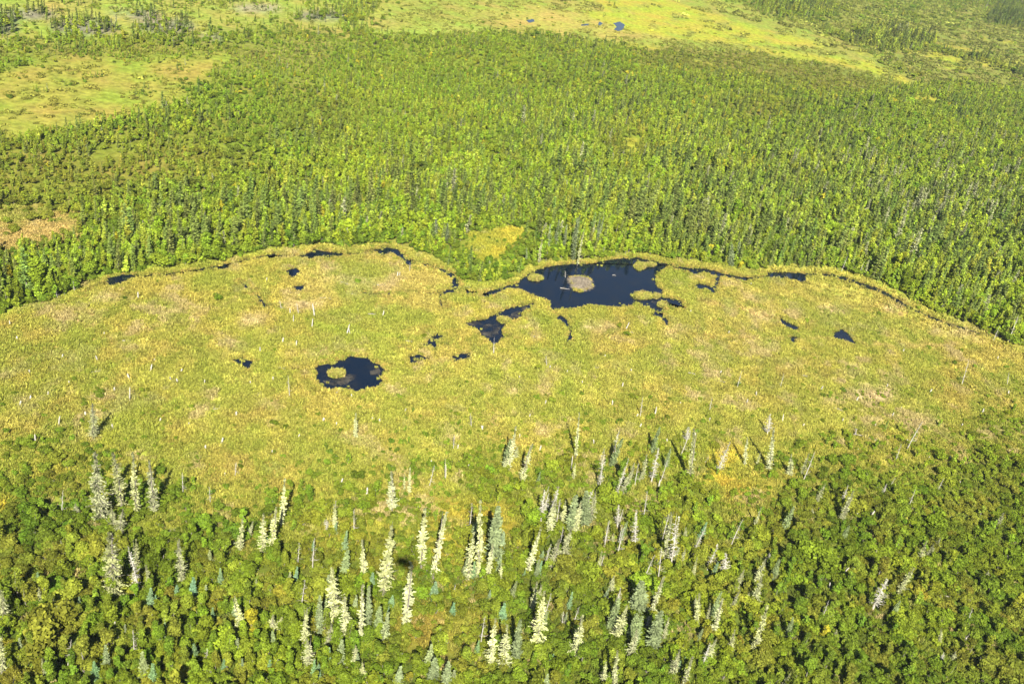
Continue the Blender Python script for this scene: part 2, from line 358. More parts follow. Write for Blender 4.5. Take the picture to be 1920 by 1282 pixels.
ISLES = [[(1069, 521), (1084, 518), (1095, 521), (1103, 521), (1108, 526), (1107, 532), (1112, 537), (1100, 543), (1087, 548), (1076, 545), (1073, 534)]]


def grow(p):
    q = np.asarray(p, float)
    c_ = q.mean(0)
    if q[:, 1].max() < 200:
        return p
    w_ = q[:, 0].max() - q[:, 0].min()
    kx, ky = (1.02, 1.06) if w_ > 90 else (1.1, 1.3)
    q = (q - c_) * [kx, ky] + c_
    q[:, 1] += np.where(q[:, 1] > c_[1], 3.0, -.5)
    return [tuple(r_) for r_ in q]


PONDS = [grow(p) if len(p) < 90 else p for p in PONDS[:26]] + PONDS[26:]


def ell(cx, cy, rx, ry, n=14):
    return [(cx + rx * math.cos(k * 2 * math.pi / n) * (1 + .18 * math.sin(3.1 * k + cx)), cy + ry * math.sin(k * 2 * math.pi / n) * (1 + .18 * math.cos(2.3 * k + cy))) for k in range(n)]


ISLES += [ell(1003, 522, 11, 4.5), ell(1200, 500, 9, 6), ell(1205, 555, 17, 6.5), ell(944, 601, 9, 4), ell(631, 701, 14, 6), ell(1230, 556, 5, 3), ell(1242, 572, 7, 4), ell(1218, 497, 10, 2.5)]


PONDS += STRIPS


def wmask(u, v):
    m_ = np.zeros(np.shape(u), bool)
    for p in PONDS:
        q = np.asarray(p)
        bb = (u > q[:, 0].min()) & (u < q[:, 0].max()) & (v > q[:, 1].min()) & (v < q[:, 1].max())
        if bb.any():
            m_[bb] |= inside(p, u[bb], v[bb])
    for p in ISLES:
        m_ &= ~inside(p, u, v)
    return m_


WM = blur(wmask(MU, MV).astype(float), 1)
near_w = np.clip(blur(WM, 2) * 2.2, 0, 1) * (MV > 400)
for k, c in zip('rgb', (.43, .36, .07)):
    MAPS[k] = MAPS[k] * (1 - .75 * near_w) + c * .75 * near_w
for k, c in zip('rgb', (.05, .045, .02)):
    MAPS[k] = np.where(wmask(MU, MV) & (MV > 400), c, MAPS[k])
MAPS['shrub'] *= (1 - near_w)


def look(key, u, v):
    fx = np.clip((u - U0) / Q, 0, MU.shape[1] - 1.001)
    fy = np.clip((v - V0) / Q, 0, MU.shape[0] - 1.001)
    ix, iy = fx.astype(int), fy.astype(int)
    fx, fy = fx - ix, fy - iy
    a = MAPS[key]
    return (a[iy, ix] * (1 - fx) + a[iy, ix + 1] * fx) * (1 - fy) + (a[iy + 1, ix] * (1 - fx) + a[iy + 1, ix + 1] * fx) * fy


# ------------------------------------------------------------------ materials
def mat(name):
    m_ = bpy.data.materials.new(name)
    m_.use_nodes = True
    m_.node_tree.nodes.clear()
    return m_, m_.node_tree.nodes, m_.node_tree.links


def mix_mul(n, l, a, b, fac=1.0):
    x = n.new('ShaderNodeMix')
    x.data_type = 'RGBA'
    x.blend_type = 'MULTIPLY'
    x.inputs[0].default_value = fac
    l.new(a, x.inputs[6])
    l.new(b, x.inputs[7])
    return x.outputs[2]


def ramp(n, l, src, lo, hi, a=0.0, b=1.0):
    r = n.new('ShaderNodeMapRange')
    r.inputs[1].default_value, r.inputs[2].default_value = a, b
    r.inputs[3].default_value, r.inputs[4].default_value = lo, hi
    l.new(src, r.inputs[0])
    return r.outputs[0]


def foliage(name, trans=.2, rough=.7, spec=.06, var=.6):
    m_, n, l = mat(name)
    at = n.new('ShaderNodeAttribute')
    at.attribute_type = 'INSTANCER'
    at.attribute_name = 'tint'
    sh = n.new('ShaderNodeAttribute')
    sh.attribute_name = 'shade'
    c = mix_mul(n, l, at.outputs['Color'], ramp(n, l, sh.outputs['Fac'], 1 - var, 1 + var))
    pr = n.new('ShaderNodeBsdfPrincipled')
    pr.inputs['Roughness'].default_value = rough
    pr.inputs['Specular IOR Level'].default_value = spec
    l.new(c, pr.inputs['Base Color'])
    out = n.new('ShaderNodeOutputMaterial')
    if trans:
        tr = n.new('ShaderNodeBsdfTranslucent')
        l.new(c, tr.inputs[0])
        mx = n.new('ShaderNodeMixShader')
        mx.inputs[0].default_value = trans
        l.new(pr.outputs[0], mx.inputs[1])
        l.new(tr.outputs[0], mx.inputs[2])
        l.new(mx.outputs[0], out.inputs[0])
    else:
        l.new(pr.outputs[0], out.inputs[0])
    return m_


def noisy(name, c0, c1, scale, rough=.9, spec=.2, bump=0.0, stretch=None):
    m_, n, l = mat(name)
    tc = n.new('ShaderNodeTexCoord')
    src = tc.outputs['Object']
    if stretch:
        mp = n.new('ShaderNodeMapping')
        mp.inputs['Scale'].default_value = stretch
        l.new(src, mp.inputs[0])
        src = mp.outputs[0]
    no = n.new('ShaderNodeTexNoise')
    no.inputs['Scale'].default_value = scale
    no.inputs['Detail'].default_value = 5
    l.new(src, no.inputs['Vector'])
    rp = n.new('ShaderNodeValToRGB')
    rp.color_ramp.elements[0].position, rp.color_ramp.elements[1].position = .35, .65
    rp.color_ramp.elements[0].color = (*c0, 1)
    rp.color_ramp.elements[1].color = (*c1, 1)
    l.new(no.outputs[0], rp.inputs[0])
    pr = n.new('ShaderNodeBsdfPrincipled')
    pr.inputs['Roughness'].default_value = rough
    pr.inputs['Specular IOR Level'].default_value = spec
    l.new(rp.outputs[0], pr.inputs['Base Color'])
    if bump:
        bp = n.new('ShaderNodeBump')
        bp.inputs['Strength'].default_value = bump
        l.new(no.outputs[0], bp.inputs['Height'])
        l.new(bp.outputs[0], pr.inputs['Normal'])
    out = n.new('ShaderNodeOutputMaterial')
    l.new(pr.outputs[0], out.inputs[0])
    return m_


M_LEAF = foliage('leaves')
M_LICH = foliage('lichen and dead needles', .12, .9, .03, .6)
M_GRASS = foliage('sedge blades', .25, .7, .05, .45)
M_BARK = noisy('bark', (.16, .14, .11), (.30, .27, .22), 3, stretch=(1, 1, .3))
M_PALE = noisy('weathered wood', (.36, .33, .27), (.66, .62, .54), 2.5, stretch=(1, 1, .25), bump=.3)
M_GREYW = noisy('grey driftwood', (.20, .18, .15), (.44, .40, .34), 3, bump=.3)
M_STICK = noisy('lodge sticks and mud', (.12, .10, .07), (.28, .23, .17), 2.2, bump=.5)
M_BLACK = noisy('dark hollow wood', (.02, .018, .015), (.05, .045, .035), 3)

# ground material
M_GROUND, n, l = mat('marsh ground')
at = n.new('ShaderNodeAttribute')
at.attribute_name = 'col'
tc = n.new('ShaderNodeTexCoord')
n1 = n.new('ShaderNodeTexNoise')
n1.inputs['Scale'].default_value = .35
n1.inputs['Detail'].default_value = 6
n1.inputs['Roughness'].default_value = .7
l.new(tc.outputs['Object'], n1.inputs['Vector'])
n2 = n.new('ShaderNodeTexNoise')
n2.inputs['Scale'].default_value = .045
n2.inputs['Detail'].default_value = 5
l.new(tc.outputs['Object'], n2.inputs['Vector'])
c = mix_mul(n, l, at.outputs['Color'], ramp(n, l, n1.outputs[0], .35, 1.55, .25, .75))
rp = n.new('ShaderNodeValToRGB')
rp.color_ramp.elements[0].position, rp.color_ramp.elements[1].position = .35, .66
rp.color_ramp.elements[0].color = (.85, 1.08, .8, 1)
rp.color_ramp.elements[1].color = (1.12, .95, 1.2, 1)
l.new(n2.outputs[0], rp.inputs[0])
c = mix_mul(n, l, c, rp.outputs[0])
pr = n.new('ShaderNodeBsdfPrincipled')
pr.inputs['Roughness'].default_value = 1
pr.inputs['Specular IOR Level'].default_value = .05
l.new(c, pr.inputs['Base Color'])
bp = n.new('ShaderNodeBump')
bp.inputs['Strength'].default_value = .6
bp.inputs['Distance'].default_value = .5
l.new(n1.outputs[0], bp.inputs['Height'])
l.new(bp.outputs[0], pr.inputs['Normal'])
out = n.new('ShaderNodeOutputMaterial')
l.new(pr.outputs[0], out.inputs[0])

# water
M_WATER, n, l = mat('dark pond water')
tc = n.new('ShaderNodeTexCoord')
no = n.new('ShaderNodeTexNoise')
no.inputs['Scale'].default_value = .22
no.inputs['Detail'].default_value = 4
l.new(tc.outputs['Object'], no.inputs['Vector'])
rp = n.new('ShaderNodeValToRGB')
rp.color_ramp.elements[0].position, rp.color_ramp.elements[1].position = .45, .75
rp.color_ramp.elements[0].color = (.002, .007, .018, 1)  # blue of the reflected sky put into the water's base colour
rp.color_ramp.elements[1].color = (.010, .012, .016, 1)
l.new(no.outputs[0], rp.inputs[0])
pr = n.new('ShaderNodeBsdfPrincipled')
pr.inputs['Roughness'].default_value = .06
pr.inputs['IOR'].default_value = 1.45
l.new(rp.outputs[0], pr.inputs['Base Color'])
n3 = n.new('ShaderNodeTexNoise')
n3.inputs['Scale'].default_value = 3
l.new(tc.outputs['Object'], n3.inputs['Vector'])
bp = n.new('ShaderNodeBump')
bp.inputs['Strength'].default_value = .03
bp.inputs['Distance'].default_value = .1
l.new(n3.outputs[0], bp.inputs['Height'])
l.new(bp.outputs[0], pr.inputs['Normal'])
out = n.new('ShaderNodeOutputMaterial')
l.new(pr.outputs[0], out.inputs[0])
M_MUD = noisy('drowned mud mat', (.035, .032, .026), (.10, .085, .06), .9, rough=.35, spec=.5)
n, l = M_MUD.node_tree.nodes, M_MUD.node_tree.links
no = n.new('ShaderNodeTexNoise')
no.inputs['Scale'].default_value = .30
no.inputs['Detail'].default_value = 6
tc = n.new('ShaderNodeTexCoord')
l.new(tc.outputs['Object'], no.inputs['Vector'])
l.new(ramp(n, l, no.outputs[0], 0, .9, .40, .62), n['Principled BSDF'].inputs['Alpha'])


# ------------------------------------------------------------------ mesh building
class Geo:
    def __init__(s):
        s.v, s.f, s.m, s.sh = [], [], [], []

    def quad(s, c, a, b, sh=.5, mi=0, bend=0.0):
        """a leaf patch: centre c, half axes a and b"""
        k = len(s.v)
        c = np.asarray(c)
        s.v += [c - a - b, c + a - b * .6, c + a * .8 + b, c - a * .7 + b * .8]
        s.f.append((k, k + 1, k + 2, k + 3))
        s.m.append(mi)
        s.sh.append(sh)

    def tri(s, p0, p1, p2, sh=.5, mi=0):
        k = len(s.v)
        s.v += [p0, p1, p2]
        s.f.append((k, k + 1, k + 2))
        s.m.append(mi)
        s.sh.append(sh)

    def tube(s, pts, rs, n_=6, mi=0, sh=.5, cap=True):
        k = len(s.v)
        for i, (p, r_) in enumerate(zip(pts, rs)):
            d = np.asarray(pts[min(i + 1, len(pts) - 1)], float) - np.asarray(pts[max(i - 1, 0)], float)
            d /= (np.linalg.norm(d) + 1e-9)
            a = np.cross(d, (0.3, 1, 0.1) if abs(d[1]) < .9 else (1, 0, 0))
            a /= np.linalg.norm(a)
            b = np.cross(d, a)
            for j in range(n_):
                q = 2 * math.pi * j / n_
                s.v.append(np.asarray(p) + r_ * (math.cos(q) * a + math.sin(q) * b))
        for i in range(len(pts) - 1):
            for j in range(n_):
                s.f.append((k + i * n_ + j, k + i * n_ + (j + 1) % n_, k + (i + 1) * n_ + (j + 1) % n_, k + (i + 1) * n_ + j))
                s.m.append(mi)
                s.sh.append(sh)
        if cap:
            for base, rev in ((k, True), (k + (len(pts) - 1) * n_, False)):
                f = tuple(base + j for j in range(n_))
                s.f.append(f[::-1] if rev else f)
                s.m.append(mi)
                s.sh.append(sh)

    def mesh(s, name, mats):
        me = bpy.data.meshes.new(name)
        me.from_pydata([tuple(map(float, p)) for p in s.v], [], s.f)
        for m_ in mats:
            me.materials.append(m_)
        me.polygons.foreach_set('material_index', s.m)
        a = me.attributes.new('shade', 'FLOAT', 'FACE')
        a.data.foreach_set('value', np.asarray(s.sh, np.float32))
        me.update()
        return me


def join(*gs):
    g = Geo()
    for mi, q in enumerate(gs):
        k = len(g.v)
        g.v += q.v
        g.f += [tuple(i + k for i in f) for f in q.f]
        g.m += [mi] * len(q.f)
        g.sh += q.sh
    return g


def rv(rng, n_=3):
    v = rng.normal(size=n_)
    return v / np.linalg.norm(v)


def leaf(g, rng, c, out, size, sh, asp=.75):
    nn = out * .9 + rv(rng) * .8
    nn /= np.linalg.norm(nn)
    a = np.cross(nn, rv(rng))
    a /= np.linalg.norm(a) + 1e-9
    b = np.cross(nn, a)
    g.quad(c, a * size * .5, b * size * .5 * asp, sh)


def crown_lobes(rng, lobes, count, size, low_ok=False):
    """leaf sprays scattered through and over a set of lobes"""
    g = Geo()
    ar = np.array([l_[3] * l_[4] for l_ in lobes])
    ar = ar / ar.sum()
    lsh = rng.uniform(.25, .75, len(lobes))
    for _ in range(count):
        k = rng.choice(len(lobes), p=ar)
        x, y, z, rr, rz = lobes[k]
        d = rv(rng)
        if d[2] < -.35 and not low_ok:
            d[2] = abs(d[2])
        q = rng.uniform(.72, 1.08) if rng.random() < .85 else rng.uniform(.3, .7)
        q *= 1 + .14 * math.sin(5 * d[0] + 3 * k) * math.cos(4 * d[1] + k)
        c_ = np.array([x + d[0] * rr * q, y + d[1] * rr * q, z + d[2] * rz * q])
        leaf(g, rng, c_, d, size * rng.uniform(.6, 1.3), float(np.clip(lsh[k] + rng.normal() * .16, 0, 1)))
    return g


def stems(rng, h, r_, n_=5, rad=.05):
    g = Geo()
    for k in range(n_):
        a = rng.uniform(0, 6.28)
        e = rng.uniform(.4, .9) * r_
        g.tube([(0, 0, 0), (e * .35 * math.cos(a), e * .35 * math.sin(a), h * .4), (e * math.cos(a), e * math.sin(a), h * .85)], [rad, rad * .7, rad * .3], 4)
    return g


def g_shrub(rng, count, size, h=1.0, r_=1.0):
    """unit-ish willow shrub: 1.9 m tall, 1.3 m radius"""
    lobes = []
    for k in range(rng.integers(5, 9)):
        a, e = rng.uniform(0, 6.28), rng.uniform(.1, .85)
        lobes.append((e * math.cos(a), e * math.sin(a), rng.uniform(.6, 1.35) * (1.15 - .4 * e), rng.uniform(.38, .68), rng.uniform(.42, .62)))
    return stems(rng, 1.5, .8), crown_lobes(rng, lobes, count, size)


def g_broad(rng, count, size):
    """small birch or aspen, 7 m tall"""
    h = 7.0
    tr = Geo()
    x = y = 0
    pts, rs = [(0, 0, 0)], [.11]
    for k in range(1, 6):
        x += rng.normal() * .1
        y += rng.normal() * .1
        pts.append((x, y, h * k / 5.6))
        rs.append(.11 * (1 - k / 6))
    tr.tube(pts, rs, 6)
    lobes = []
    for k in range(rng.integers(9, 13)):
        z = rng.uniform(1.6, 6.4)
        wd = 1.15 * (1 - ((z - 3.4) / 4.2) ** 2)
        a, e = rng.uniform(0, 6.28), rng.uniform(.0, .8) * wd
        px, py = e * math.cos(a), e * math.sin(a)
        lobes.append((px, py, z, rng.uniform(.4, .72), rng.uniform(.5, .85)))
        tr.tube([(0, 0, z * .75), (px * .9, py * .9, z)], [.04, .012], 4)
    return tr, crown_lobes(rng, lobes, count, size, True)


def g_conifer(rng, h, r_, nb, seg, size, kind):
    """h tall, r_ wide: kind spruce / lichen / fir / larch / ragged"""
    tr, cr = Geo(), Geo()
    bx, by = rng.normal(size=2) * .02 * h
    axis = lambda z: np.array([bx * (z / h) ** 2 + .05 * math.sin(z), by * (z / h) ** 2, z])
    zs = np.linspace(0, h, 8)
    rb = .013 * h + .03
    tr.tube([axis(z) for z in zs], [rb * (1 - .93 * z / h) for z in zs], 6)
    z0 = {'spruce': .06, 'lichen': .07, 'fir': .03, 'larch': .15, 'ragged': .18}[kind]
    phase = rng.uniform(0, 6.28, 4)
    for k in range(nb):
        q = (k + rng.random()) / nb
        if kind in ('spruce', 'lichen', 'ragged'):
            q = q ** 1.15
        z = h * (z0 + (1 - z0) * q * .985)
        a = rng.uniform(0, 6.28)
        if kind == 'fir':
            prof = (1 - q) ** .9
        elif kind == 'larch':
            prof = .25 + .8 * (1 - q) ** .9 if q > .1 else .7
            prof *= (1 - q ** 5)
        elif kind == 'spruce':
            prof = .12 + .88 * (1 - q) ** .75
            prof *= (.55 + .45 * min(1, q * 6))
        else:
            prof = (.10 + .95 * (1 - q) ** .62) * (.55 + .45 * min(1, q * 5))
            if q > .8:
                prof *= .55
            prof *= .82 + .34 * math.sin(9 * q + phase[0] + a * .7) * math.sin(5 * q + phase[1] - a)
        ln = max(.12, r_ * prof * (rng.uniform(.45, 1.4) if kind in ('lichen', 'ragged') else rng.uniform(.6, 1.25)))
        if kind == 'lichen' and rng.random() < .12:
            ln *= 1.35
        if kind in ('lichen', 'ragged') and (q > .74 and rng.random() < (q - .66) * 1.9 or math.sin(a * 2 + q * 23 + phase[2]) * math.sin(q * 31 + phase[3]) > .80):
            continue
        droop = {'spruce': -.35, 'lichen': -.55, 'fir': -.05, 'larch': .0, 'ragged': -.35}[kind] + rng.normal() * .16
        rise = .35 if kind in ('lichen', 'spruce', 'ragged') else .1
        p0 = axis(z)
        o = np.array([math.cos(a), math.sin(a), 0])
        sd_ = np.array([-o[1], o[0], 0])
        shb = np.clip(.5 + rng.normal() * .22 + (-.55 * max(0, q - .62) / .38 if kind == 'lichen' else 0), 0, 1)
        if kind == 'ragged' or (kind == 'lichen' and rng.random() < .25):
            e = p0 + o * ln * 1.05 + np.array([0, 0, ln * (droop + rise)])
            tr.tube([p0, p0 + o * ln * .5 + np.array([0, 0, ln * droop * .5]), e], [.045, .03, .012], 3, cap=False)
        for j in range(seg):
            t = (j + .6 + rng.uniform(-.2, .2)) / seg
            zz = droop * t * ln + rise * t * t * ln
            c_ = p0 + o * ln * t + np.array([0, 0, zz]) + rng.normal(size=3) * .04
            sz = size * rng.uniform(.6, 1.25) * (1.05 - .35 * t)
            up = rng.uniform(-.45, .45)
            ax = o * sz * .5 + np.array([0, 0, (droop + 2 * rise * t) * sz * .5])
            bx_ = sd_ * sz * .38 + np.array([0, 0, up * sz * .5])
            if kind in ('lichen', 'ragged'):
                # beards of lichen hang below the bough
                if rng.random() < .8:
                    bx_ = np.array([rng.normal() * .12, rng.normal() * .12, 1.]) * sz * .42
            cr.quad(c_, ax, bx_, float(np.clip(shb + rng.normal() * .12, 0, 1)))
    if kind in ('spruce', 'fir', 'larch'):
        for j in range(10):
            z = h * (.9 + .01 * j)
            cr.quad(axis(z), np.array([.06, 0, .02]) * h / 8, np.array([0, .05, .06]) * h / 8, .5)
    return tr, cr


def g_snag(rng, h, nb, fork=False):
    """dead bare tree: 1 part trunk, 1 part twigs"""
    tr, br = Geo(), Geo()
    dx, dy = rng.normal(size=2) * .03 * h
    ax = lambda t: np.array([dx * t * t, dy * t * t, h * t])
    ts = np.linspace(0, 1, 7)
    rb = .012 * h + .035
    tr.tube([ax(t) for t in ts], [rb * (1 - .85 * t) for t in ts], 6)
    for k in range(nb):
        t = rng.uniform(.25, .97)
        a = rng.uniform(0, 6.28)
        ln = h * .13 * (1.25 - t) * rng.uniform(.6, 1.4)
        o = np.array([math.cos(a), math.sin(a), 0])
        p0 = ax(t)
        p1 = p0 + o * ln * .5 + np.array([0, 0, -.05 * ln])
        p2 = p0 + o * ln + np.array([0, 0, ln * rng.uniform(-.25, .35)])
        br.tube([p0, p1, p2], [.045, .032, .014], 3, cap=False)
        for q in range(2):
            s_ = rng.uniform(.4, .9)
            b0 = p0 + (p2 - p0) * s_
            br.tube([b0, b0 + rv(rng) * ln * .25], [.022, .01], 3, cap=False)
    return tr, br


def g_stump(rng, h, r_=.16):
    g = Geo()
    n_ = 8
    zs = [0, .12 * h, .5 * h, .86 * h, h]
    rs = [r_ * 1.5, r_ * 1.1, r_ * .95, r_ * .85, r_ * .5]
    dx, dy = rng.normal(size=2) * .06 * h
    g.tube([(dx * (z / h) ** 2, dy * (z / h) ** 2, z) for z in zs], rs, n_)
    for k in range(4):       # splinters at the broken top
        a = rng.uniform(0, 6.28)
        p = np.array([dx + r_ * .5 * math.cos(a), dy + r_ * .5 * math.sin(a), h * .92])
        g.tube([p, p + np.array([rng.normal() * .03, rng.normal() * .03, rng.uniform(.1, .22) * min(h, 1.6)])], [r_ * .3, .01], 4)
    for k in range(2):
        a = rng.uniform(0, 6.28)
        z = h * rng.uniform(.4, .8)
        p = np.array([dx * (z / h) ** 2, dy * (z / h) ** 2, z])
        g.tube([p, p + np.array([math.cos(a), math.sin(a), .3]) * rng.uniform(.15, .35)], [.03, .012], 4)
    return g


def g_log(rng, ln, roots=False):
    g, b = Geo(), Geo()
    ts = np.linspace(0, 1, 6)
    by = rng.normal() * .05 * ln
    pt = lambda t: np.array([ln * t, by * t * (1 - t) * 4, .16 + .12 * math.sin(3 * t)])
    g.tube([pt(t) for t in ts], [.17 * (1 - .65 * t) for t in ts], 7)
    for k in range(int(5 + ln)):
        t = rng.uniform(.25, .95)
        p = pt(t)
        a = rng.uniform(-1.2, 1.2)
        d = np.array([.4, math.sin(a), abs(math.cos(a))])
        b.tube([p, p + d * rng.uniform(.4, 1.0)], [.035, .012], 3, cap=False)
    if roots:
        for k in range(11):
            a = k * 6.283 / 11 + rng.normal() * .2
            e = rng.uniform(.7, 1.25)
            b.tube([(0, 0, .6), (-.15, e * .6 * math.cos(a), .75 + e * .6 * math.sin(a)), (-.1 + rng.normal() * .2, e * math.cos(a), max(.03, .75 + e * math.sin(a)))], [.16, .09, .03], 5)
    return g, b


def g_tuft(rng, nbl, h, spread):
    g = Geo()
    for k in range(nbl):
        a = rng.uniform(0, 6.28)
        e = spread * math.sqrt(rng.random())
        p = np.array([e * math.cos(a), e * math.sin(a), 0])
        b = rng.uniform(0, 6.28)
        d = np.array([math.cos(b), math.sin(b), 0])
        s_ = np.array([-d[1], d[0], 0])
        hh = h * rng.uniform(.5, 1.2)
        ww = rng.uniform(.05, .10)
        ls = rng.uniform(.1, .9) * hh
        sh = float(np.clip(rng.normal(.5, .25), 0, 1))
        m1 = p + d * ls * .35 + np.array([0, 0, hh * .62])
        tip = p + d * ls + np.array([0, 0, hh * rng.uniform(.7, 1.0)])
        kk = len(g.v)
        g.v += [p - s_ * ww, p + s_ * ww, m1 + s_ * ww * .8, m1 - s_ * ww * .8, tip]
        g.f += [(kk, kk + 1, kk + 2, kk + 3), (kk + 3, kk + 2, kk + 4)]
        g.m += [0, 0]
        g.sh += [sh, sh]
    return g


# ------------------------------------------------------------------ object helpers
def tag(o, label=None, cat=None, group=None, kind=None):
    if label:
        nw = len(label.split())
        if not 4 <= nw <= 16:
            print('LABEL LENGTH', nw, label)
        o['label'] = label
    if cat:
        o['category'] = cat
    if group:
        o['group'] = group
    if kind:
        o['kind'] = kind
    return o


def link(name, me, parent=None, tint=None):
    o = bpy.data.objects.new(name, me)
    COL.objects.link(o)
    if parent is not None:
        o.parent = parent
    if tint is not None:
        o['tint'] = [float(t) for t in tint]
    return o


def obj(name, g, mats, parent=None, tint=None):
    return link(name, g.mesh(name, mats), parent, tint)


def protos(kind, builder, n_, mats, seed):
    """n_ variants, each with its trunk mesh, its crown mesh, and the two joined (for the wood beyond)"""
    r_ = []
    for k in range(n_):
        rng = np.random.default_rng(seed * 100 + k)
        a, b = builder(rng)
        r_.append((a.mesh(kind[0], [mats[0]]), b.mesh(kind[1], [mats[1]])))
    return r_


def joined(name, builder, n_, mats, seed):
    c_ = bpy.data.collections.new(name)
    for k in range(n_):
        rng = np.random.default_rng(seed * 100 + 50 + k)
        gs = builder(rng)
        g = join(*gs) if isinstance(gs, tuple) else gs
        o = bpy.data.objects.new('%s_source' % name, g.mesh(name, mats))
        c_.objects.link(o)
    return c_


def scatter(name, coll, pts, rot, scl, tint, label, cat):
    """one object for a mass nobody could count"""
    n_ = len(pts)
    me = bpy.data.meshes.new(name)
    me.vertices.add(n_)
    me.vertices.foreach_set('co', np.asarray(pts, np.float32).ravel())
    for an, ty, val in (('rot', 'FLOAT_VECTOR', rot), ('scl', 'FLOAT_VECTOR', scl)):
        a = me.attributes.new(an, ty, 'POINT')
        a.data.foreach_set('vector', np.asarray(val, np.float32).ravel())
    a = me.attributes.new('tint', 'FLOAT_COLOR', 'POINT')
    a.data.foreach_set('color', np.concatenate([np.clip(tint, .003, .9), np.ones((n_, 1))], 1).astype(np.float32).ravel())
    a = me.attributes.new('idx', 'INT', 'POINT')
    a.data.foreach_set('value', RNG.integers(0, len(coll.objects), n_).astype(np.int32))
    me.update()
    o = link(name, me)
    tag(o, label, cat, None, 'stuff')
    ng = bpy.data.node_groups.new(name, 'GeometryNodeTree')
    ng.interface.new_socket('Geometry', in_out='INPUT', socket_type='NodeSocketGeometry')
    ng.interface.new_socket('Geometry', in_out='OUTPUT', socket_type='NodeSocketGeometry')
    N, L = ng.nodes, ng.links
    gi, go = N.new('NodeGroupInput'), N.new('NodeGroupOutput')
    ci = N.new('GeometryNodeCollectionInfo')
    ci.inputs['Collection'].default_value = coll
    ci.inputs['Separate Children'].default_value = True
    ci.inputs['Reset Children'].default_value = True
    ip = N.new('GeometryNodeInstanceOnPoints')
    ip.inputs['Pick Instance'].default_value = True

    def named(nm, ty):
        q = N.new('GeometryNodeInputNamedAttribute')
        q.data_type = ty
        q.inputs['Name'].default_value = nm
        return q.outputs['Attribute']
    L.new(gi.outputs[0], ip.inputs['Points'])
    L.new(ci.outputs[0], ip.inputs['Instance'])
    L.new(named('idx', 'INT'), ip.inputs['Instance Index'])
    L.new(named('rot', 'FLOAT_VECTOR'), ip.inputs['Rotation'])
    L.new(named('scl', 'FLOAT_VECTOR'), ip.inputs['Scale'])
    L.new(ip.outputs[0], go.inputs[0])
    md = o.modifiers.new('scatter', 'NODES')
    md.node_group = ng
    return o


# ------------------------------------------------------------------ ground: one sheet to the horizon
rr = [0.0] + list(np.geomspace(30, 90, 12)) + list(np.geomspace(92, 1500, 330)) + [1700, 2000, 2600, 3400, 5000]
az = np.concatenate([np.linspace(-180, -48, 20)[:-1], np.linspace(-48, 52, 290), np.linspace(52, 180, 20)[1:-1]])
aa = np.radians(az)
rr = np.asarray(rr[1:])
X = (rr[:, None] * np.sin(aa)[None, :])
Y = (rr[:, None] * np.cos(aa)[None, :])
nr, na = X.shape
co = np.stack([X.ravel(), Y.ravel(), np.zeros(X.size)], 1)
co = np.concatenate([co, [[0, 0, 0]]])
faces = []
for i in range(nr - 1):
    for j in range(na):
        j2 = (j + 1) % na
        faces.append((i * na + j, i * na + j2, (i + 1) * na + j2, (i + 1) * na + j))
for j in range(na):
    faces.append((nr * na, (j + 1) % na, j))
me = bpy.data.meshes.new('ground')
me.from_pydata(co.tolist(), [], [f[::-1] for f in faces])
pu, pv = project(co[:, 0], np.maximum(co[:, 1], 5), 0)
colr = np.stack([look(k, pu, pv) for k in 'rgb'] + [np.ones(len(co))], 1).astype(np.float32)
far = np.clip((np.hypot(co[:, 0], co[:, 1]) - 1500) / 1500, 0, 1)[:, None]
colr[:, :3] = colr[:, :3] * (1 - far) + np.array([.10, .12, .04]) * far
a = me.attributes.new('col', 'FLOAT_COLOR', 'POINT')
a.data.foreach_set('color', colr.ravel())
me.materials.append(M_GROUND)
g_ = link('ground', me)
tag(g_, None, None, None, 'structure')


def flat(name, poly, z, material, jit=.25, kind='structure', thick=0.0, col=None):
    """a sheet (or a low block) on the ground from an outline, its edge broken up by noise"""
    pts = []
    for i in range(len(poly)):
        p0, p1 = ground(*poly[i]), ground(*poly[(i + 1) % len(poly)])
        ln = np.linalg.norm(p1 - p0)
        st = max(1, int(ln / .9))
        for k in range(st):
            p = p0 + (p1 - p0) * k / st
            dx = (vnoise(np.array([p[0] * 1.1]), np.array([p[1] * 1.1]), 5)[0] - .5) * 2 * jit * 2
            dy = (vnoise(np.array([p[0] * 1.1]), np.array([p[1] * 1.1]), 6)[0] - .5) * 2 * jit * 2.4
            pts.append((p[0] + dx, p[1] + dy, z))
    # orient upwards
    ar = sum(pts[i][0] * pts[(i + 1) % len(pts)][1] - pts[(i + 1) % len(pts)][0] * pts[i][1] for i in range(len(pts)))
    if ar < 0:
        pts = pts[::-1]
    n_ = len(pts)
    vs, fs = list(pts), [tuple(range(n_))]
    if thick:
        vs += [(x, y, z - thick) for x, y, _ in pts]
        fs += [(i, n_ + i, n_ + (i + 1) % n_, (i + 1) % n_) for i in range(n_)]
    me_ = bpy.data.meshes.new(name)
    me_.from_pydata(vs, [], fs)
    me_.materials.append(material)
    if col is not None:
        a_ = me_.attributes.new('col', 'FLOAT_COLOR', 'POINT')
        a_.data.foreach_set('color', np.tile(np.array([*col, 1], np.float32), len(vs)))
    return tag(link(name, me_), None, None, None, kind)


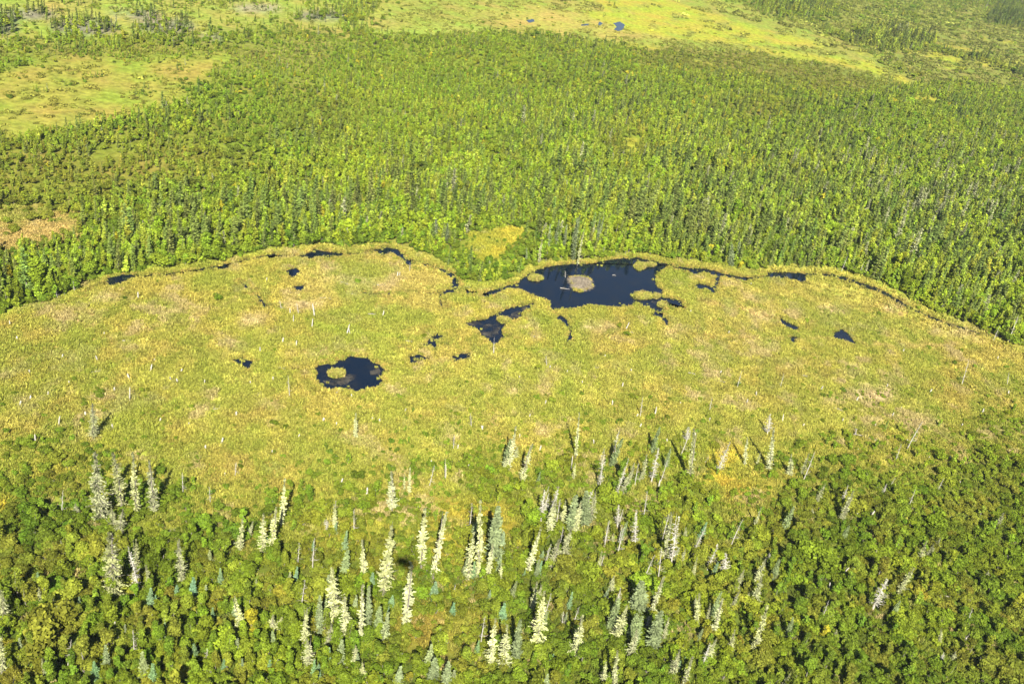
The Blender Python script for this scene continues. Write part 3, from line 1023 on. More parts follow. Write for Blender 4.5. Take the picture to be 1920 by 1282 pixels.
for p in PONDS:
    wid = (max(q[0] for q in p) - min(q[0] for q in p))
    flat('water', p, .03, M_WATER, .2 if wid < 60 else .5)
for p in ISLES[1:]:
    flat('ground', p, .10, M_GROUND, .15, thick=.09, col=(.40, .36, .07))
for p in ([(900, 622), (912, 606), (940, 609), (940, 618), (930, 632), (915, 632)], [(870, 607), (895, 602), (905, 608), (888, 613)], [(950, 600), (962, 586), (990, 575), (980, 588), (968, 598)],
          [(600, 716), (618, 712), (650, 706), (668, 698), (672, 706), (655, 718), (625, 724), (606, 722)], [(1220, 566), (1240, 562), (1252, 566), (1236, 574)], [(690, 696), (712, 690), (716, 700), (698, 704)]):
    flat('mud', p, .045, M_MUD, .35)

# ------------------------------------------------------------------ scatter points
HALF = R(36)


def points(spacing, r0, r1, jitter=.9):
    xs = np.arange(-r1 * math.sin(HALF), r1 * math.sin(HALF) + 1, spacing)
    ys = np.arange(max(0, r0 * .7), r1, spacing)
    x, y = np.meshgrid(xs, ys)
    x = x.ravel() + RNG.uniform(-.5, .5, x.size) * spacing * jitter
    y = y.ravel() + RNG.uniform(-.5, .5, y.size) * spacing * jitter
    d = np.hypot(x, y)
    u, v = project(x, y)
    k = (d > r0) & (d < r1) & (u > -260) & (u < 2180) & (v > -110) & (v < 1430)
    return x[k], y[k], u[k], v[k]


def rgbs(x, y, a, b, c, s, yel=None, fol=None):
    """tints blended between palette a, b and c by patchy noise and chance"""
    n1_ = np.clip((fbm(x / 14, y / 14, s) - .5) * 3 + .5, 0, 1)[:, None]
    n2_ = np.clip((fbm(x / 45, y / 45, s + 5) - .5) * 3 + .35, 0, 1)[:, None]
    t = np.asarray(a) * (1 - n1_) + np.asarray(b) * n1_
    t = t * (1 - .5 * n2_) + np.asarray(c) * .5 * n2_
    if fol is not None:
        f = np.clip(-fol, 0, 1)[:, None]
        t = t * (1 - .8 * f) + np.array([.23, .195, .030]) * .8 * f
        f = np.clip(fol, 0, 1)[:, None]
        t = t * (1 - .6 * f) + np.array([.24, .28, .03]) * .6 * f
    t = t * np.where(np.hypot(x, y) > 235, 1.13, 1.04)[:, None] * np.exp(RNG.normal(size=(len(x), 1)) * .13) * (1 + RNG.normal(size=(len(x), 3)) * .05)
    if yel is not None:
        k = RNG.random(len(x)) < yel
        t[k] = np.array([.44, .40, .03]) * RNG.uniform(.7, 1.1, (k.sum(), 1))
    return t


def sizes(u, v, hgt):
    return FPX * hgt / np.maximum(np.hypot(*ground_xy(u, v)), 1)


LICHEN_TINT = np.array([.55, .57, .29])
KINDS = {}


def add(kind, x, y, u, v, rz, sx, sz, tint):
    KINDS.setdefault(kind, []).append(np.stack([x, y, u, v, rz, sx, sz, *np.asarray(tint).T], 1))


def forest(key, kind, spacing, r0, r1, hm, hs, palette, seed, yel, wd=1.0, dmul=1.0):
    x, y, u, v = points(spacing, r0, r1)
    p_ = look(key, u, v) * dmul * (.6 + .8 * fbm(x / 9, y / 9, seed + 50) if key == 'shrub' else np.clip(3.6 * fbm(x / 17, y / 17, seed + 50) - .8, .1, 2.2))
    k = (RNG.random(len(x)) < p_) & ~wmask(u, v)
    x, y, u, v = x[k], y[k], u[k], v[k]
    hh = look('h', u, v)
    f = hh * np.exp(RNG.normal(size=len(x)) * hs) * hm * (.72 + .56 * fbm(x / 12, y / 12, seed + 90))
    t = rgbs(x, y, *palette, seed, yel, look('fol', u, v))
    if key == 'spruce':
        lk = RNG.random(len(x)) < np.clip(look('lichen', u, v) + .05, 0, 1)
        t[lk] = LICHEN_TINT * RNG.uniform(.55, .8, (lk.sum(), 1))
    add(kind, x, y, u, v, RNG.uniform(0, 6.28, len(x)), f * wd * RNG.uniform(.85, 1.2, len(x)), f, t)


PAL_SHRUB = ((.122, .172, .013), (.190, .232, .017), (.075, .140, .014))
PAL_BROAD = ((.190, .265, .018), (.265, .325, .022), (.140, .225, .022))
PAL_NEAR = ((.150, .225, .018), (.205, .265, .020), (.100, .170, .019))
PAL_SPRUCE = ((.180, .235, .045), (.230, .275, .062), (.140, .205, .040))
PAL_LARCH = ((.230, .285, .030), (.290, .335, .034), (.180, .250, .034))
forest('shrub', 'shrub', 1.5, 85, 285, .92, .36, PAL_SHRUB, 100, .0, 1.1)
forest('shrub', 'shrub', 3.3, 285, 640, 1.35, .2, PAL_SHRUB, 101, .01, 1.35)
forest('shrub', 'shrub', 6.0, 640, 1350, 1.5, .2, PAL_SHRUB, 102, .0, 1.9)
forest('broad', 'broadleaf', 2.0, 85, 215, .62, .2, PAL_NEAR, 109, .008, 1.1)
forest('broad', 'broadleaf', 2.0, 215, 460, .62, .2, PAL_BROAD, 103, .008, 1.1)
forest('broad', 'broadleaf', 3.2, 460, 800, .62, .2, PAL_BROAD, 104, .02, 1.35)
forest('spruce', 'spruce', 2.0, 200, 460, .68, .26, PAL_SPRUCE, 105, .0, 1.15)
forest('spruce', 'spruce', 3.0, 460, 1350, .66, .22, PAL_SPRUCE, 106, .0, 1.3)
forest('larch', 'larch', 2.0, 200, 460, .72, .22, PAL_LARCH, 107, .006, 1.15)
forest('larch', 'larch', 3.0, 460, 1350, .66, .2, PAL_LARCH, 108, .0, 1.35)
for k in KINDS:
    KINDS[k] = np.concatenate(KINDS[k])
    print(k, len(KINDS[k]))

# ------------------------------------------------------------------ label writing
MARKS = [('the round dark pond', 657, 700), ('the large pond', 1130, 530), ('the streaked middle pond', 925, 608), ('the orange wood opening', 925, 452),
         ('the tall far left spruces', 235, 910), ('the orange sedge clearing', 1350, 870), ('the aircraft shadow', 765, 1043), ('the broad lower left spruce', 210, 1060),
         ('the lower left corner', 20, 1262), ('the lower right corner', 1900, 1262), ('the bottom edge centre', 960, 1268), ('the ragged grey spruce pair', 1655, 1110),
         ('the crowded bottom spruces', 640, 1150), ('the toppled root plate', 1605, 812), ('the far left opening', 60, 415), ('the right frame edge', 1905, 900),
         ('the left frame edge', 12, 980), ('the bare central clump', 1050, 960), ('the leaning lower centre spruces', 1230, 1130), ('the bottom edge left of centre', 440, 1265),
         ('the bottom edge right of centre', 1480, 1265), ('the pale dry grass patch', 1635, 738), ('the small right ponds', 1530, 620), ('the tall right snag', 1803, 720)]


def ordinal(k):
    w_ = ['leftmost', 'second from left', 'third from left', 'fourth from left', 'fifth from left', 'sixth from left', 'seventh from left', 'eighth from left', 'ninth from left', 'tenth from left']
    if k < 10:
        return w_[k]
    k += 1
    return '%d%s from left' % (k, 'th' if 10 < k % 100 < 14 else {1: 'st', 2: 'nd', 3: 'rd'}.get(k % 10, 'th'))


def where(u, v):
    best = min(MARKS, key=lambda m_: ((m_[1] - u) * .8) ** 2 + ((m_[2] - v) * 1.3) ** 2)
    du, dv = u - best[1], v - best[2]
    if best[0].endswith(('corner', 'centre', 'edge')) and 'spruces' not in best[0]:
        return 'near ' + best[0]
    if abs(dv) * 1.3 > abs(du):
        return ('below ' if dv > 0 else 'above ') + best[0]
    return ('right of ' if du > 0 else 'left of ') + best[0]


def write_labels(items, cat, group):
    """items: list of (object, description, u, v) -> unique labels"""
    d = {}
    for it in items:
        d.setdefault((it[1], where(it[2], it[3])), []).append(it)
    for (desc, wh), its in d.items():
        its.sort(key=lambda q: q[2])
        for k, it in enumerate(its):
            lab = '%s %s' % (desc, wh)
            if len(its) > 1:
                lab += ', ' + ordinal(k)
            tag(it[0], lab, cat, group)


def plant(name, parts, names, x, y, rz, sx, sz, tint, wood_tint=None, lean=(0, 0), z=0):
    e = bpy.data.objects.new(name, None)
    COL.objects.link(e)
    e.empty_display_size = .5
    e.location = (x, y, z)
    e.rotation_euler = (lean[1], lean[0], rz)
    e.rotation_mode = 'ZYX' if False else 'XYZ'
    e.scale = (sx, sx, sz)
    for nm, me_ in zip(names, parts):
        link(nm, me_, e, tint)
    return e


# ------------------------------------------------------------------ woods and thickets
B_SHRUB = lambda n_, s_: (lambda rng: g_shrub(rng, n_, s_))
B_BROAD = lambda n_, s_: (lambda rng: g_broad(rng, n_, s_))
B_SPR = lambda nb, sg, s_: (lambda rng: g_conifer(rng, 9.5, 1.25, nb, sg, s_, 'spruce'))


def g_larch(rng, count, size):
    tr = Geo()
    dx, dy = rng.normal(size=2) * .25
    tr.tube([(0, 0, 0), (dx * .4, dy * .4, 3.6), (dx, dy, 7.4)], [.10, .07, .015], 5)
    lobes = []
    n_ = 10
    for k in range(n_):
        z = 1.0 + 6.1 * k / n_ + rng.normal() * .15
        wd = .95 * (1 - (k / n_) ** 1.6) + .18
        a, e = rng.uniform(0, 6.28), rng.uniform(.0, .42) * wd
        lobes.append((e * math.cos(a) + dx * (z / 7.4) ** 2, e * math.sin(a) + dy * (z / 7.4) ** 2, z, wd * rng.uniform(.5, .85), rng.uniform(.4, .7)))
    return tr, crown_lobes(rng, lobes, count, size, True)


B_LAR = lambda nb, s_: (lambda rng: g_larch(rng, nb, s_))
SPEC = {
    'shrub': ('willow_shrub', ('stem', 'crown'), B_SHRUB(1500, .19), B_SHRUB(700, .26), 1.9, 'shrub', 'willow shrubs of the near thicket'),
    'broadleaf': ('broadleaf_tree', ('trunk', 'crown'), B_BROAD(1500, .30), B_BROAD(420, .5), 7, 'tree', 'small broadleaf trees standing above the near thicket'),
    'spruce': ('spruce_tree', ('trunk', 'crown'), B_SPR(150, 5, .42), B_SPR(90, 3, .62), 9.5, 'tree', 'green spruces in the wood behind the meadow'),
    'larch': ('larch_tree', ('trunk', 'crown'), B_LAR(850, .30), B_LAR(280, .50), 7.5, 'tree', 'slender larches in the wood behind the meadow'),
}
STUFF = {'shrub': ('willow_thicket', 'unbroken mass of olive and green willow shrubs covering thicket and forest floor', 'thicket'),
         'broadleaf': ('broadleaf_wood', 'bright green broadleaf trees filling the wood beyond the beaver meadow', 'woodland'),
         'spruce': ('spruce_wood', 'grey green spruces massed in the wood beyond the beaver meadow', 'woodland'),
         'larch': ('larch_wood', 'light green larches massed in the wood and far tree belts', 'woodland')}


def hue(t):
    r_, g__, b_ = t
    if r_ > .3 and r_ > g__ * 1.05:
        return 'yellow'
    if r_ > .4:
        return 'pale grey'
    if g__ > r_ * 1.25:
        return 'bright green' if g__ > .19 else 'deep green'
    if g__ < r_ * .97:
        return 'brownish'
    return 'light olive' if g__ > .18 else 'dark olive'


for kind, arr in KINDS.items():
    nm, names, hi, lo, base_h, cat, group = SPEC[kind]
    u, v, sz = arr[:, 2], arr[:, 3], arr[:, 6]
    show = base_h * sz / np.sqrt(arr[:, 0] ** 2 + arr[:, 1] ** 2 + CAM_H ** 2)
    show[(u < 4) | (u > 1916) | (v < 4) | (v > 1295)] = 0
    order = np.argsort(-show)
    pick, rest = order[:300], order[300:]
    pr_ = protos(names, hi, 8, (M_BARK, M_LEAF), 10 + len(nm))
    items = []
    szs = np.sort(sz[pick])
    q1, q2 = szs[len(szs) // 3], szs[2 * len(szs) // 3]
    for k in pick:
        r_ = arr[k]
        e = plant(nm, pr_[random.randrange(8)], names, r_[0], r_[1], r_[4], r_[5], r_[6], r_[7:10], lean=(random.gauss(0, .03), random.gauss(0, .03)))
        sw = {'shrub': ('low', 'rounded', 'large'), 'broadleaf': ('small', 'mid-height', 'tall')}.get(kind, ('short', 'mid-height', 'tall'))[0 if r_[6] < q1 else 1 if r_[6] < q2 else 2]
        items.append((e, '%s %s %s' % (sw, hue(r_[7:10]), {'shrub': 'willow shrub', 'broadleaf': 'broadleaf tree', 'spruce': 'spruce', 'larch': 'larch'}[kind]), r_[2], r_[3]))
    write_labels(items, cat, group)
    a_ = arr[rest]
    n_ = len(a_)
    rot = np.stack([RNG.normal(size=n_) * .04, RNG.normal(size=n_) * .04, a_[:, 4]], 1)
    cl = joined(STUFF[kind][0], lo, 8, (M_BARK, M_LEAF), 40 + len(nm))
    scatter(STUFF[kind][0], cl, np.stack([a_[:, 0], a_[:, 1], np.zeros(n_)], 1), rot, np.stack([a_[:, 5], a_[:, 5], a_[:, 6]], 1), a_[:, 7:10], STUFF[kind][1], STUFF[kind][2])

# ------------------------------------------------------------------ sedge and bog cover
cl = joined('sedge', lambda rng: g_tuft(rng, 42, .62, .62), 6, (M_GRASS,), 70)
xs, ys, ts, ss = [], [], [], []
for spacing, r0, r1, sc_ in ((.80, 85, 300, 1.0), (1.9, 300, 520, 1.9)):
    x, y, u, v = points(spacing, r0, r1, 1.0)
    k = (RNG.random(len(x)) < look('tuft', u, v)) & ~wmask(u, v)
    x, y, u, v = x[k], y[k], u[k], v[k]
    t = np.stack([look(c_, u, v) for c_ in 'rgb'], 1)
    nn = fbm(x / 2.6, y / 2.6, 300)[:, None]
    t = t * np.exp((nn - .5) * .55 + RNG.normal(size=(len(x), 1)) * .12) * 1.2
    if spacing < 1:       # drifts of dead straw, rust and fresh green in the sedge
        for sd_, wl, col_, th, am in ((501, 5.0, (.47, .37, .16), .60, .75), (502, 9.0, (.38, .28, .06), .60, .25), (503, 3.0, (.20, .24, .03), .62, .6), (504, 14.0, (.24, .30, .035), .56, .5)):
            f_ = (np.clip((fbm(x / wl, y / wl * .7, sd_) - th) * 9, 0, 1) * am)[:, None]
            t = t * (1 - f_) + np.array(col_) * f_ * RNG.uniform(.85, 1.15, (len(x), 1))
    gr = np.clip((fbm(x / 6, y / 6, 310) - .52) * 5, 0, .55)[:, None]
    t = t * (1 - gr) + np.array([.27, .30, .042]) * gr
    xs.append(x); ys.append(y); ts.append(t); ss.append(np.full(len(x), sc_) * np.exp(RNG.normal(size=len(x)) * .25))
# taller reeds fringing every pond
for p in PONDS + ISLES:
    if p[0][1] < 200:
        continue
    for i in range(len(p)):
        p0, p1 = ground(*p[i]), ground(*p[(i + 1) % len(p)])
        ln = np.linalg.norm(p1 - p0)
        n_ = int(ln / .38) + 1
        for k in range(n_):
            q = p0 + (p1 - p0) * random.random()
            d = np.array([-(p1 - p0)[1], (p1 - p0)[0]]) / (ln + 1e-6)
            o_ = abs(random.gauss(0, .55)) + .05
            for sgn in (1, -1):
                x, y = q[0] + d[0] * o_ * sgn, q[1] + d[1] * o_ * sgn
                uu, vv = project(np.array([x]), np.array([y]))
                if not wmask(uu, vv)[0]:
                    xs.append(np.array([x])); ys.append(np.array([y]))
                    c_ = np.array([.44, .34, .08]) if random.random() < .6 else np.array([.31, .32, .05])
                    ts.append((c_ * random.uniform(.8, 1.15))[None]); ss.append(np.array([random.uniform(.75, 1.1) * (.7 if p in STRIPS or len(p) < 8 else 1)]))
                    break
for p in PONDS[:15]:
    if p[0][1] < 200:
        continue
    for i in range(len(p)):
        p0, p1 = ground(*p[i]), ground(*p[(i + 1) % len(p)])
        ln = np.linalg.norm(p1 - p0)
        for k in range(int(ln / .8) + 1):
            q = p0 + (p1 - p0) * random.random()
            d = np.array([-(p1 - p0)[1], (p1 - p0)[0]]) / (ln + 1e-6) * random.choice((1, -1)) * abs(random.gauss(0, 1.0))
            x, y = q[0] + d[0], q[1] + d[1]
            if fbm(np.array([x / 3]), np.array([y / 3]), 77)[0] > .52:
                xs.append(np.array([x])); ys.append(np.array([y]))
                ts.append((np.array([.36, .35, .07]) * random.uniform(.7, 1.2))[None]); ss.append(np.array([random.uniform(.35, .8)]))
# lush sedge on the islets
for p in ISLES[1:]:
    q = np.asarray(p)
    for k in range(150):
        uu, vv = random.uniform(q[:, 0].min(), q[:, 0].max()), random.uniform(q[:, 1].min(), q[:, 1].max())
        if inside(p, np.array([uu]), np.array([vv]))[0]:
            g3 = ground(uu, vv)
            xs.append(g3[:1]); ys.append(g3[1:2])
            c_ = np.array([.34, .34, .065]) if random.random() < .6 else np.array([.42, .35, .11])
            ts.append(c_[None]); ss.append(np.array([random.uniform(.9, 1.3)]))
x, y, t, s_ = map(np.concatenate, (xs, ys, ts, ss))
n_ = len(x)
print('sedge', n_)
scatter('sedge', cl, np.stack([x, y, np.zeros(n_)], 1), np.stack([RNG.normal(size=n_) * .1, RNG.normal(size=n_) * .1, RNG.uniform(0, 6.28, n_)], 1),
        np.stack([s_, s_, s_ * RNG.uniform(.7, 1.15, n_) / np.where(s_ > 1.6, 1.7, 1)], 1), t, 'golden green sedge covering the open beaver meadow and pond banks', 'grass')
cl = joined('bog_cover', lambda rng: crown_lobes(rng, [(rng.normal() * .8, rng.normal() * .8, .25, .7, .4) for k in range(5)], 90, .5), 6, (M_LEAF,), 80)
xs = []
for spacing, r0, r1, sc_ in ((3.0, 300, 700, 1.0), (6.0, 700, 1350, 1.9)):
    x, y, u, v = points(spacing, r0, r1)
    k = (RNG.random(len(x)) < look('bog', u, v) * (.3 + 1.1 * fbm(x / 16, y / 16, 420))) & ~wmask(u, v)
    x, y, u, v = x[k], y[k], u[k], v[k]
    t = np.stack([look(c_, u, v) for c_ in 'rgb'], 1) * .85 + np.array([.08, .11, .02]) * .2
    t = t * np.exp(RNG.normal(size=(len(x), 1)) * .18)
    xs.append(np.concatenate([np.stack([x, y, np.full(len(x), sc_)], 1), t], 1))
a_ = np.concatenate(xs)
n_ = len(a_)
print('bog', n_)
s_ = a_[:, 2] * np.exp(RNG.normal(size=n_) * .25)
scatter('bog_cover', cl, np.stack([a_[:, 0], a_[:, 1], np.zeros(n_)], 1), np.stack([np.zeros(n_), np.zeros(n_), RNG.uniform(0, 6.28, n_)], 1),
        np.stack([s_, s_, s_ * .8], 1), a_[:, 3:6], 'low brownish bog birch and leatherleaf spread over the far flats', 'ground cover')

# ------------------------------------------------------------------ lichen-hung spruces, one by one
# (base x, base y, top x, top y, width in px, kind)   clusters carry the words that single them out
CL = {
    'in the tall group of four at far left': [(190, 978, 176, 846, 36, 'L'), (230, 952, 214, 844, 24, 'L'), (257, 965, 249, 846, 15, 'L'), (289, 962, 283, 862, 20, 'L')],
    'at the foot of the tall far left group': [(213, 985, 209, 948, 14, 'L'), (143, 968, 141, 944, 12, 'L')],
    'in the loose group at lower left': [(213, 1120, 206, 998, 38, 'L'), (263, 1113, 238, 1022, 20, 'R'), (258, 1068, 252, 1010, 12, 'L'), (281, 1108, 272, 1058, 11, 'L'), (341, 1092, 333, 1012, 18, 'L'), (120, 1040, 112, 1012, 10, 'L')],
    'at the edge of the meadow on the left': [(175, 822, 178, 752, 18, 'L')],
    'at the left frame edge': [(8, 1168, 2, 1105, 20, 'L'), (4, 1270, 1, 1190, 14, 'L'), (88, 1275, 80, 1232, 12, 'L'), (76, 1130, 73, 1100, 10, 'L')],
    'in the row of five left of centre': [(450, 1034, 454, 968, 13, 'L'), (466, 1008, 474, 976, 10, 'L'), (493, 1040, 490, 962, 17, 'L'), (507, 1032, 519, 952, 15, 'L'), (527, 986, 533, 898, 12, 'L')],
    'alone among shrubs left of the crowded group': [(455, 1187, 436, 1116, 17, 'L')],
    'as a short bushy pair beside a lone one': [(508, 1190, 512, 1154, 20, 'L'), (519, 1182, 527, 1156, 16, 'L'), (466, 1140, 466, 1112, 9, 'L')],
    'alone just above the middle thicket': [(628, 992, 628, 945, 12, 'L'), (615, 998, 606, 970, 4, 'R')],
    'beyond the aircraft shadow': [(735, 957, 734, 882, 20, 'L'), (767, 926, 769, 876, 7, 'L'), (758, 918, 759, 888, 5, 'L')],
    'at the near rim of the meadow': [(667, 822, 667, 772, 11, 'L'), (836, 896, 835, 858, 5, 'L')],
    'in the bright group round the aircraft shadow': [(683, 1094, 678, 1012, 13, 'L'), (719, 1116, 730, 984, 30, 'L'), (790, 1064, 797, 952, 19, 'L'), (812, 1084, 834, 958, 17, 'L'), (760, 1178, 771, 1056, 22, 'L')],
    'in the crowded group at bottom centre': [(626, 1166, 625, 1064, 30, 'L'), (571, 1212, 572, 1138, 16, 'L'), (598, 1188, 600, 1116, 17, 'G'), (647, 1202, 649, 1116, 24, 'L'), (677, 1205, 679, 1094, 15, 'L'), (690, 1180, 694, 1094, 15, 'G'), (636, 1250, 640, 1200, 18, 'G')],
    'in the clump right of the aircraft shadow': [(877, 1088, 885, 996, 19, 'L'), (897, 1082, 901, 936, 17, 'L'), (915, 1082, 925, 1016, 14, 'L'), (926, 1056, 934, 948, 34, 'G'), (938, 1092, 939, 1056, 9, 'L')],
    'leaning beside a dark shadow near centre': [(988, 1074, 1014, 988, 14, 'L'), (1005, 1086, 1012, 1046, 11, 'G')],
    'in the dead bare clump near centre': [(1014, 978, 1022, 916, 20, 'R'), (1031, 970, 1048, 910, 16, 'R'), (1053, 985, 1062, 935, 12, 'L'), (1070, 995, 1078, 925, 24, 'G'), (1077, 1000, 1090, 942, 16, 'L'), (1095, 985, 1102, 920, 26, 'G')],
    'in the trio at the meadow rim above centre': [(944, 888, 950, 852, 12, 'L'), (952, 884, 969, 796, 12, 'L'), (965, 860, 970, 836, 12, 'L')],
    'in the leaning pair at the meadow rim': [(977, 905, 996, 830, 14, 'L')],
    'standing into the meadow above centre': [(1079, 858, 1087, 772, 9, 'L'), (1075, 900, 1078, 866, 7, 'L')],
    'in the sparse bare row right of centre': [(1124, 918, 1133, 836, 14, 'R'), (1152, 938, 1180, 860, 6, 'R'), (1166, 925, 1190, 876, 14, 'L'), (1205, 900, 1211, 850, 10, 'L'), (1221, 905, 1236, 836, 20, 'R'), (1190, 1026, 1193, 952, 20, 'R'), (1158, 990, 1160, 945, 16, 'R')],
    'by the orange sedge clearing': [(1292, 902, 1305, 802, 14, 'L'), (1286, 828, 1292, 800, 16, 'R')],
    'beyond the orange sedge clearing': [(1396, 872, 1402, 818, 8, 'L'), (1418, 875, 1426, 848, 6, 'L'), (1438, 816, 1447, 776, 18, 'R'), (1442, 882, 1452, 800, 12, 'L'), (1480, 892, 1484, 850, 13, 'L'), (1501, 892, 1518, 850, 9, 'L')],
    'in the middle of the right hand thicket': [(1576, 948, 1592, 910, 5, 'R'), (1414, 990, 1428, 950, 7, 'L'), (1522, 970, 1524, 952, 7, 'L'), (1655, 930, 1662, 906, 6, 'R')],
    'in the pale pair above the bare bush': [(1245, 1050, 1262, 958, 12, 'L'), (1258, 1064, 1272, 960, 22, 'R'), (1284, 1012, 1286, 986, 7, 'L')],
    'round the grey bare bush': [(1357, 1086, 1364, 1036, 26, 'R'), (1378, 1108, 1396, 1066, 12, 'L'), (1297, 1088, 1308, 1044, 8, 'L'), (1275, 1060, 1286, 1028, 9, 'L'), (1440, 1060, 1444, 1036, 5, 'R'), (1325, 1170, 1333, 1130, 9, 'L')],
    'in the middle of the lower centre slope': [(1118, 1078, 1130, 1034, 10, 'L'), (1144, 1108, 1152, 1080, 12, 'L'), (1222, 1150, 1244, 1078, 13, 'L'), (1148, 1020, 1150, 998, 8, 'L')],
    'in the leaning file right of bottom centre': [(1335, 1192, 1356, 1124, 13, 'L'), (1368, 1222, 1378, 1180, 12, 'L'), (1414, 1222, 1440, 1130, 13, 'L'), (1322, 1240, 1345, 1196, 14, 'L'), (1306, 1170, 1312, 1108, 12, 'L'), (1300, 1150, 1305, 1115, 8, 'L')],
    'in the ragged grey pair at lower right': [(1636, 1142, 1666, 1084, 30, 'R'), (1684, 1114, 1712, 1062, 12, 'L')],
    'up slope of the ragged grey pair': [(1722, 1056, 1738, 1014, 13, 'L'), (1748, 1034, 1764, 1008, 12, 'L'), (1640, 1052, 1642, 1028, 6, 'L'), (1658, 1060, 1662, 1042, 6, 'R')],
    'in the heap right of bottom centre': [(1222, 1218, 1236, 1146, 30, 'G'), (1152, 1204, 1176, 1136, 24, 'L'), (1178, 1238, 1198, 1176, 16, 'L'), (1155, 1205, 1165, 1165, 12, 'L'), (1196, 1150, 1204, 1085, 34, 'G')],
    'in the file at the bottom edge': [(920, 1248, 926, 1158, 19, 'L'), (944, 1252, 952, 1168, 24, 'L'), (967, 1240, 974, 1162, 20, 'G'), (1005, 1214, 1024, 1108, 26, 'L'), (1078, 1236, 1092, 1152, 24, 'L'), (1130, 1285, 1136, 1236, 12, 'L'), (1150, 1290, 1158, 1218, 13, 'L')],
    'near the bottom edge on the right': [(1565, 1206, 1570, 1180, 12, 'L'), (1760, 1210, 1764, 1178, 8, 'L'), (1764, 1244, 1770, 1222, 8, 'R'), (1280, 1290, 1298, 1230, 12, 'L'), (1472, 1290, 1480, 1262, 14, 'L'), (1850, 1084, 1853, 1068, 8, 'L'), (1787, 1238, 1792, 1220, 7, 'L')],
    'near the bottom edge on the left': [(680, 1274, 681, 1240, 14, 'L'), (810, 1284, 815, 1232, 22, 'G'), (835, 1290, 842, 1240, 20, 'G'), (200, 1258, 198, 1210, 14, 'G')],
    'on the far bank of the large pond': [(1010, 492, 1017, 448, 7, 'L'), (1026, 478, 1031, 420, 9, 'G'), (1040, 470, 1048, 412, 10, 'G'), (1057, 476, 1062, 420, 10, 'G'), (1074, 490, 1082, 408, 13, 'G'), (1082, 498, 1096, 428, 6, 'L'), (1072, 470, 1088, 402, 12, 'G'),
                                         (1108, 462, 1116, 412, 6, 'L'), (1116, 466, 1126, 410, 12, 'G'), (986, 494, 988, 464, 6, 'G'), (1120, 460, 1133, 404, 8, 'G'), (816, 450, 818, 411, 13, 'G'), (838, 456, 839, 418, 11, 'G'), (1013, 462, 1020, 420, 7, 'L'), (1370, 500, 1374, 456, 13, 'G'), (1384, 494, 1388, 450, 12, 'G')],
}
V_L = [protos(('trunk', 'branches'), lambda rng, r0=r0, nb=nb: g_conifer(rng, 10, r0, nb, 7, .30, 'lichen'), 5, (M_BARK, M_LICH), 200 + q) for q, (r0, nb) in enumerate(((.75, 175), (1.05, 215), (1.5, 265)))]
V_G = protos(('trunk', 'branches'), lambda rng: g_conifer(rng, 10, 1.35, 260, 6, .40, 'spruce'), 3, (M_BARK, M_LEAF), 210)
V_R = protos(('trunk', 'branches'), lambda rng: g_conifer(rng, 10, 1.25, 75, 3, .26, 'ragged'), 4, (M_PALE, M_LICH), 220)


def stand(xb, yb, xt, yt):
    p = ground(xb, yb)
    d = ray(xt, yt)
    s_ = p[1] / d[1]
    dx, h = d[0] * s_ - p[0], CAM_H + d[2] * s_
    return p, max(h, .3), max(-.22, min(.22, math.atan2(dx, max(h, .3))))


CNT = {}
for wh, lst in CL.items():
    byk = {}
    for it in lst:
        byk.setdefault(it[5], []).append(it)
    for kd, its in byk.items():
        its.sort(key=lambda q: q[0])
        for k, (xb, yb, xt, yt, wp, _) in enumerate(its):
            p, h, lean = stand(xb, yb, xt, yt)
            pxm = FPX / math.sqrt(p[0] ** 2 + p[1] ** 2 + CAM_H ** 2) * 1.0
            wm = wp / pxm
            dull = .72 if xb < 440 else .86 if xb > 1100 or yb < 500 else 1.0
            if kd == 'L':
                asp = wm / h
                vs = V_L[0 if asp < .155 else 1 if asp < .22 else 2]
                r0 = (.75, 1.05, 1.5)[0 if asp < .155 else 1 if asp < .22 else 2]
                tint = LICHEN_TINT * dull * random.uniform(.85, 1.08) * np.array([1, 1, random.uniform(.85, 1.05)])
                what = 'pale lichen-draped dead spruce'
                nm = 'lichen_spruce'
            elif kd == 'G':
                vs, r0 = V_G, 1.35
                tint = np.array([.25, .30, .14]) * random.uniform(.85, 1.2)
                what = 'grey green living spruce'
                nm = 'grey_spruce'
            else:
                vs, r0 = V_R, 1.25
                tint = np.array([.48, .46, .36]) * random.uniform(.8, 1.1)
                what = 'nearly bare dead spruce'
                nm = 'bare_spruce'
            parts = vs[random.randrange(len(vs))]
            sx = max(.35, min(2.2, wm * .5 / r0 * 1.12))
            if kd == 'R':
                sx = max(sx, .55)
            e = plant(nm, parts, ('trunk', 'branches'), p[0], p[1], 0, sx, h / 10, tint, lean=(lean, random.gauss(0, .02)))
            for ch in e.children:
                ch.rotation_euler = (0, 0, random.uniform(0, 6.28))
            lab = '%s %s' % (what, wh)
            if len(its) > 1:
                lab += ', ' + (ordinal(k) if len(its) > 2 else ('left one' if k == 0 else 'right one'))
            tag(e, lab, 'tree', {'L': 'lichen-draped dead spruces', 'G': 'grey green living spruces', 'R': 'nearly bare dead spruces'}[kd])

